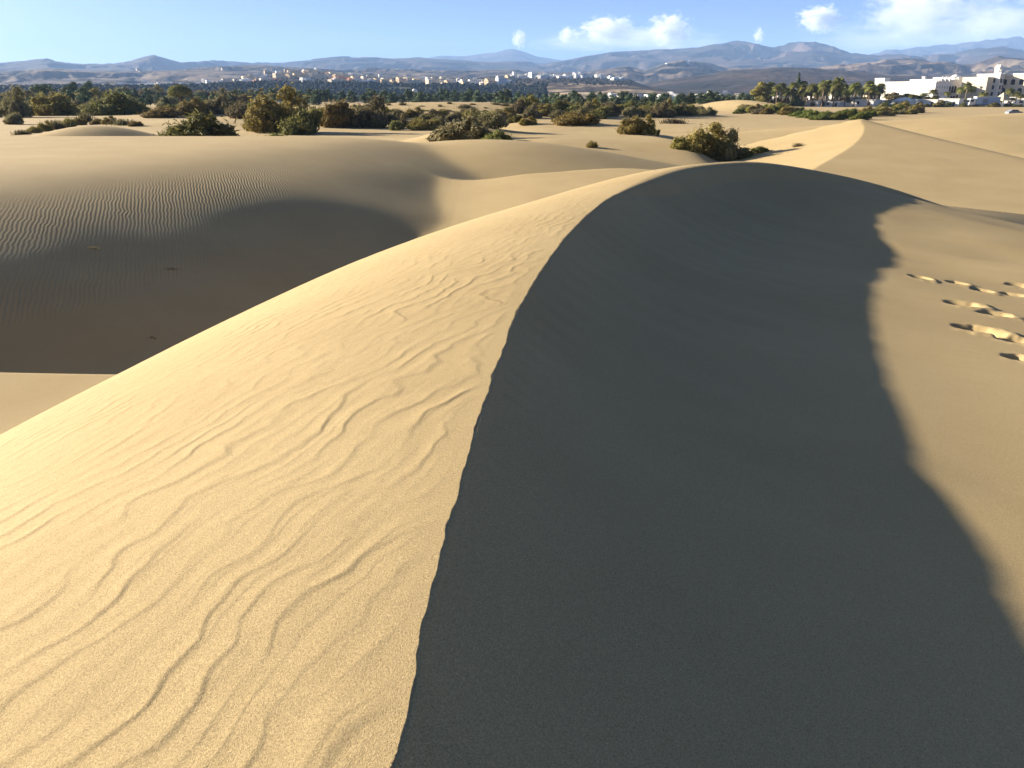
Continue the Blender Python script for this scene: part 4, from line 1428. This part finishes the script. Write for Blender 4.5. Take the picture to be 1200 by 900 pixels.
# ------------------------------------------------------------------ clouds beyond the haze
def cloud_material(name, dens, scale, thr, seed):
    m = bpy.data.materials.new(name); m.use_nodes = True
    nt = m.node_tree; nt.nodes.clear(); L = nt.links.new
    out = nt.nodes.new('ShaderNodeOutputMaterial'); v = nt.nodes.new('ShaderNodeVolumePrincipled')
    tc = node(nt, 'ShaderNodeTexCoord')
    mp = node(nt, 'ShaderNodeMapping'); L(tc.outputs['Object'], mp.inputs[0]); mp.inputs['Location'].default_value = (seed * 3.1, seed * 1.7, seed)
    n = node(nt, 'ShaderNodeTexNoise', i_Scale=scale, i_Detail=8.0, i_Roughness=0.62); L(mp.outputs[0], n.inputs['Vector'])
    ln = node(nt, 'ShaderNodeVectorMath', operation='LENGTH'); L(tc.outputs['Object'], ln.inputs[0])
    # density = clamp(noise + falloff - threshold)
    fall = math_node(nt, 'MULTIPLY', math_node(nt, 'SUBTRACT', 0.66, ln.outputs['Value']), 0.42)
    d = math_node(nt, 'MULTIPLY', math_node(nt, 'ADD', math_node(nt, 'SUBTRACT', n.outputs[0], thr), fall), 4.5, True)
    L(math_node(nt, 'MULTIPLY', d, dens), v.inputs['Density'])
    v.inputs['Color'].default_value = (1, 1, 1, 1); v.inputs['Anisotropy'].default_value = 0.0
    L(v.outputs[0], out.inputs['Volume'])
    return m


def cloud(px, py, wpx, hpx, dist, dens, label, seed, thr=0.50, scale=1.6):
    dx, dy, dz = ray(px, py)
    t = dist / dy
    p = Vector((dx * t, dist, dz * t + EYE)); s = dist / FPX / dy
    bm = bmesh.new(); bmesh.ops.create_icosphere(bm, subdivisions=3, radius=1.0)
    me = bpy.data.meshes.new('cloud'); bm.to_mesh(me); bm.free()
    o = bpy.data.objects.new('cloud', me); COL.objects.link(o)
    rx, rz = wpx * s / 2 * 1.35, hpx * s / 2 * 1.35
    o.location = p; o.scale = (rx, rx * 0.7, rz)
    me.materials.append(cloud_material('cloud_vapour', dens * 3.2 / rx, scale * 1.7, thr, seed))
    tag(o, label, 'cloud')


cloud(609, 46, 17, 20, 27000, 1.5, 'small upright white puff above the far peak left of centre', 1)
cloud(666, 42, 24, 20, 27500, 1.2, 'small faint puff at the left end of the cloud bank over the mountains', 2)
cloud(714, 36, 70, 30, 28000, 2.0, 'wide white cumulus left half of the cloud bank over the mountains', 3, scale=2.2)
cloud(785, 36, 52, 36, 28500, 2.0, 'tall white cumulus right half of the cloud bank over the mountains', 4, scale=2.0)
cloud(889, 42, 14, 18, 27000, 0.9, 'tiny faint puff just above the blue ridge', 5)
cloud(962, 22, 50, 28, 27500, 2.6, 'bright ragged white cloud alone left of the big bank', 6, scale=2.0)
cloud(1080, 14, 130, 62, 30000, 1.0, 'big soft white cloud with a bright core at upper right', 7, scale=2.2)
cloud(735, 46, 190, 30, 31000, 0.45, 'thin pale veil lying under the cloud bank over the mountains', 9, thr=0.47, scale=1.2)
cloud(1050, 48, 230, 40, 33000, 0.25, 'thin pale veil under the big soft cloud at upper right', 10, thr=0.46, scale=1.2)
cloud(1172, 30, 150, 62, 32000, 0.6, 'large hazy grey-white cloud reaching to the right edge', 8, scale=2.0)

# ------------------------------------------------------------------ camera, light, world
SUN_AZ = rad(68)      # to the left of the viewing direction
SUN_EL = rad(16)
cam = bpy.data.cameras.new('camera'); cam.sensor_width = 36; cam.lens = FPX / 1200 * 36
cam.clip_start = 0.05; cam.clip_end = 200000
co = bpy.data.objects.new('camera', cam); COL.objects.link(co)
co.location = (0, 0, EYE); co.rotation_euler = (PI / 2 - PITCH, 0, 0)
scene.camera = co

sd = Vector((-math.sin(SUN_AZ) * math.cos(SUN_EL), math.cos(SUN_AZ) * math.cos(SUN_EL), math.sin(SUN_EL)))
sl = bpy.data.lights.new('sun', 'SUN'); sl.energy = 5.0; sl.angle = rad(0.7); sl.color = (1.0, 0.875, 0.69)
so = bpy.data.objects.new('sun', sl); COL.objects.link(so)
so.rotation_euler = sd.to_track_quat('Z', 'Y').to_euler()
so.location = (-60, 20, 60)

w = bpy.data.worlds.new('World'); scene.world = w; w.use_nodes = True
nt = w.node_tree
sky = nt.nodes.new('ShaderNodeTexSky'); sky.sky_type = 'NISHITA'; sky.sun_disc = False
sky.sun_elevation = SUN_EL
sky.sun_rotation = -SUN_AZ
sky.altitude = 20; sky.air_density = 0.235; sky.dust_density = 0.9; sky.ozone_density = 3.9
bg = nt.nodes['Background']; nt.links.new(sky.outputs[0], bg.inputs[0]); bg.inputs[1].default_value = 0.05

scene.view_settings.view_transform = 'Standard'
scene.view_settings.look = 'None'
scene.view_settings.exposure = 2.05
scene.view_settings.gamma = 1.0
scene.render.engine = 'CYCLES'
scene.cycles.use_denoising = True
scene.cycles.volume_bounces = 3
scene.cycles.volume_step_rate = 0.5
scene.cycles.volume_max_steps = 256
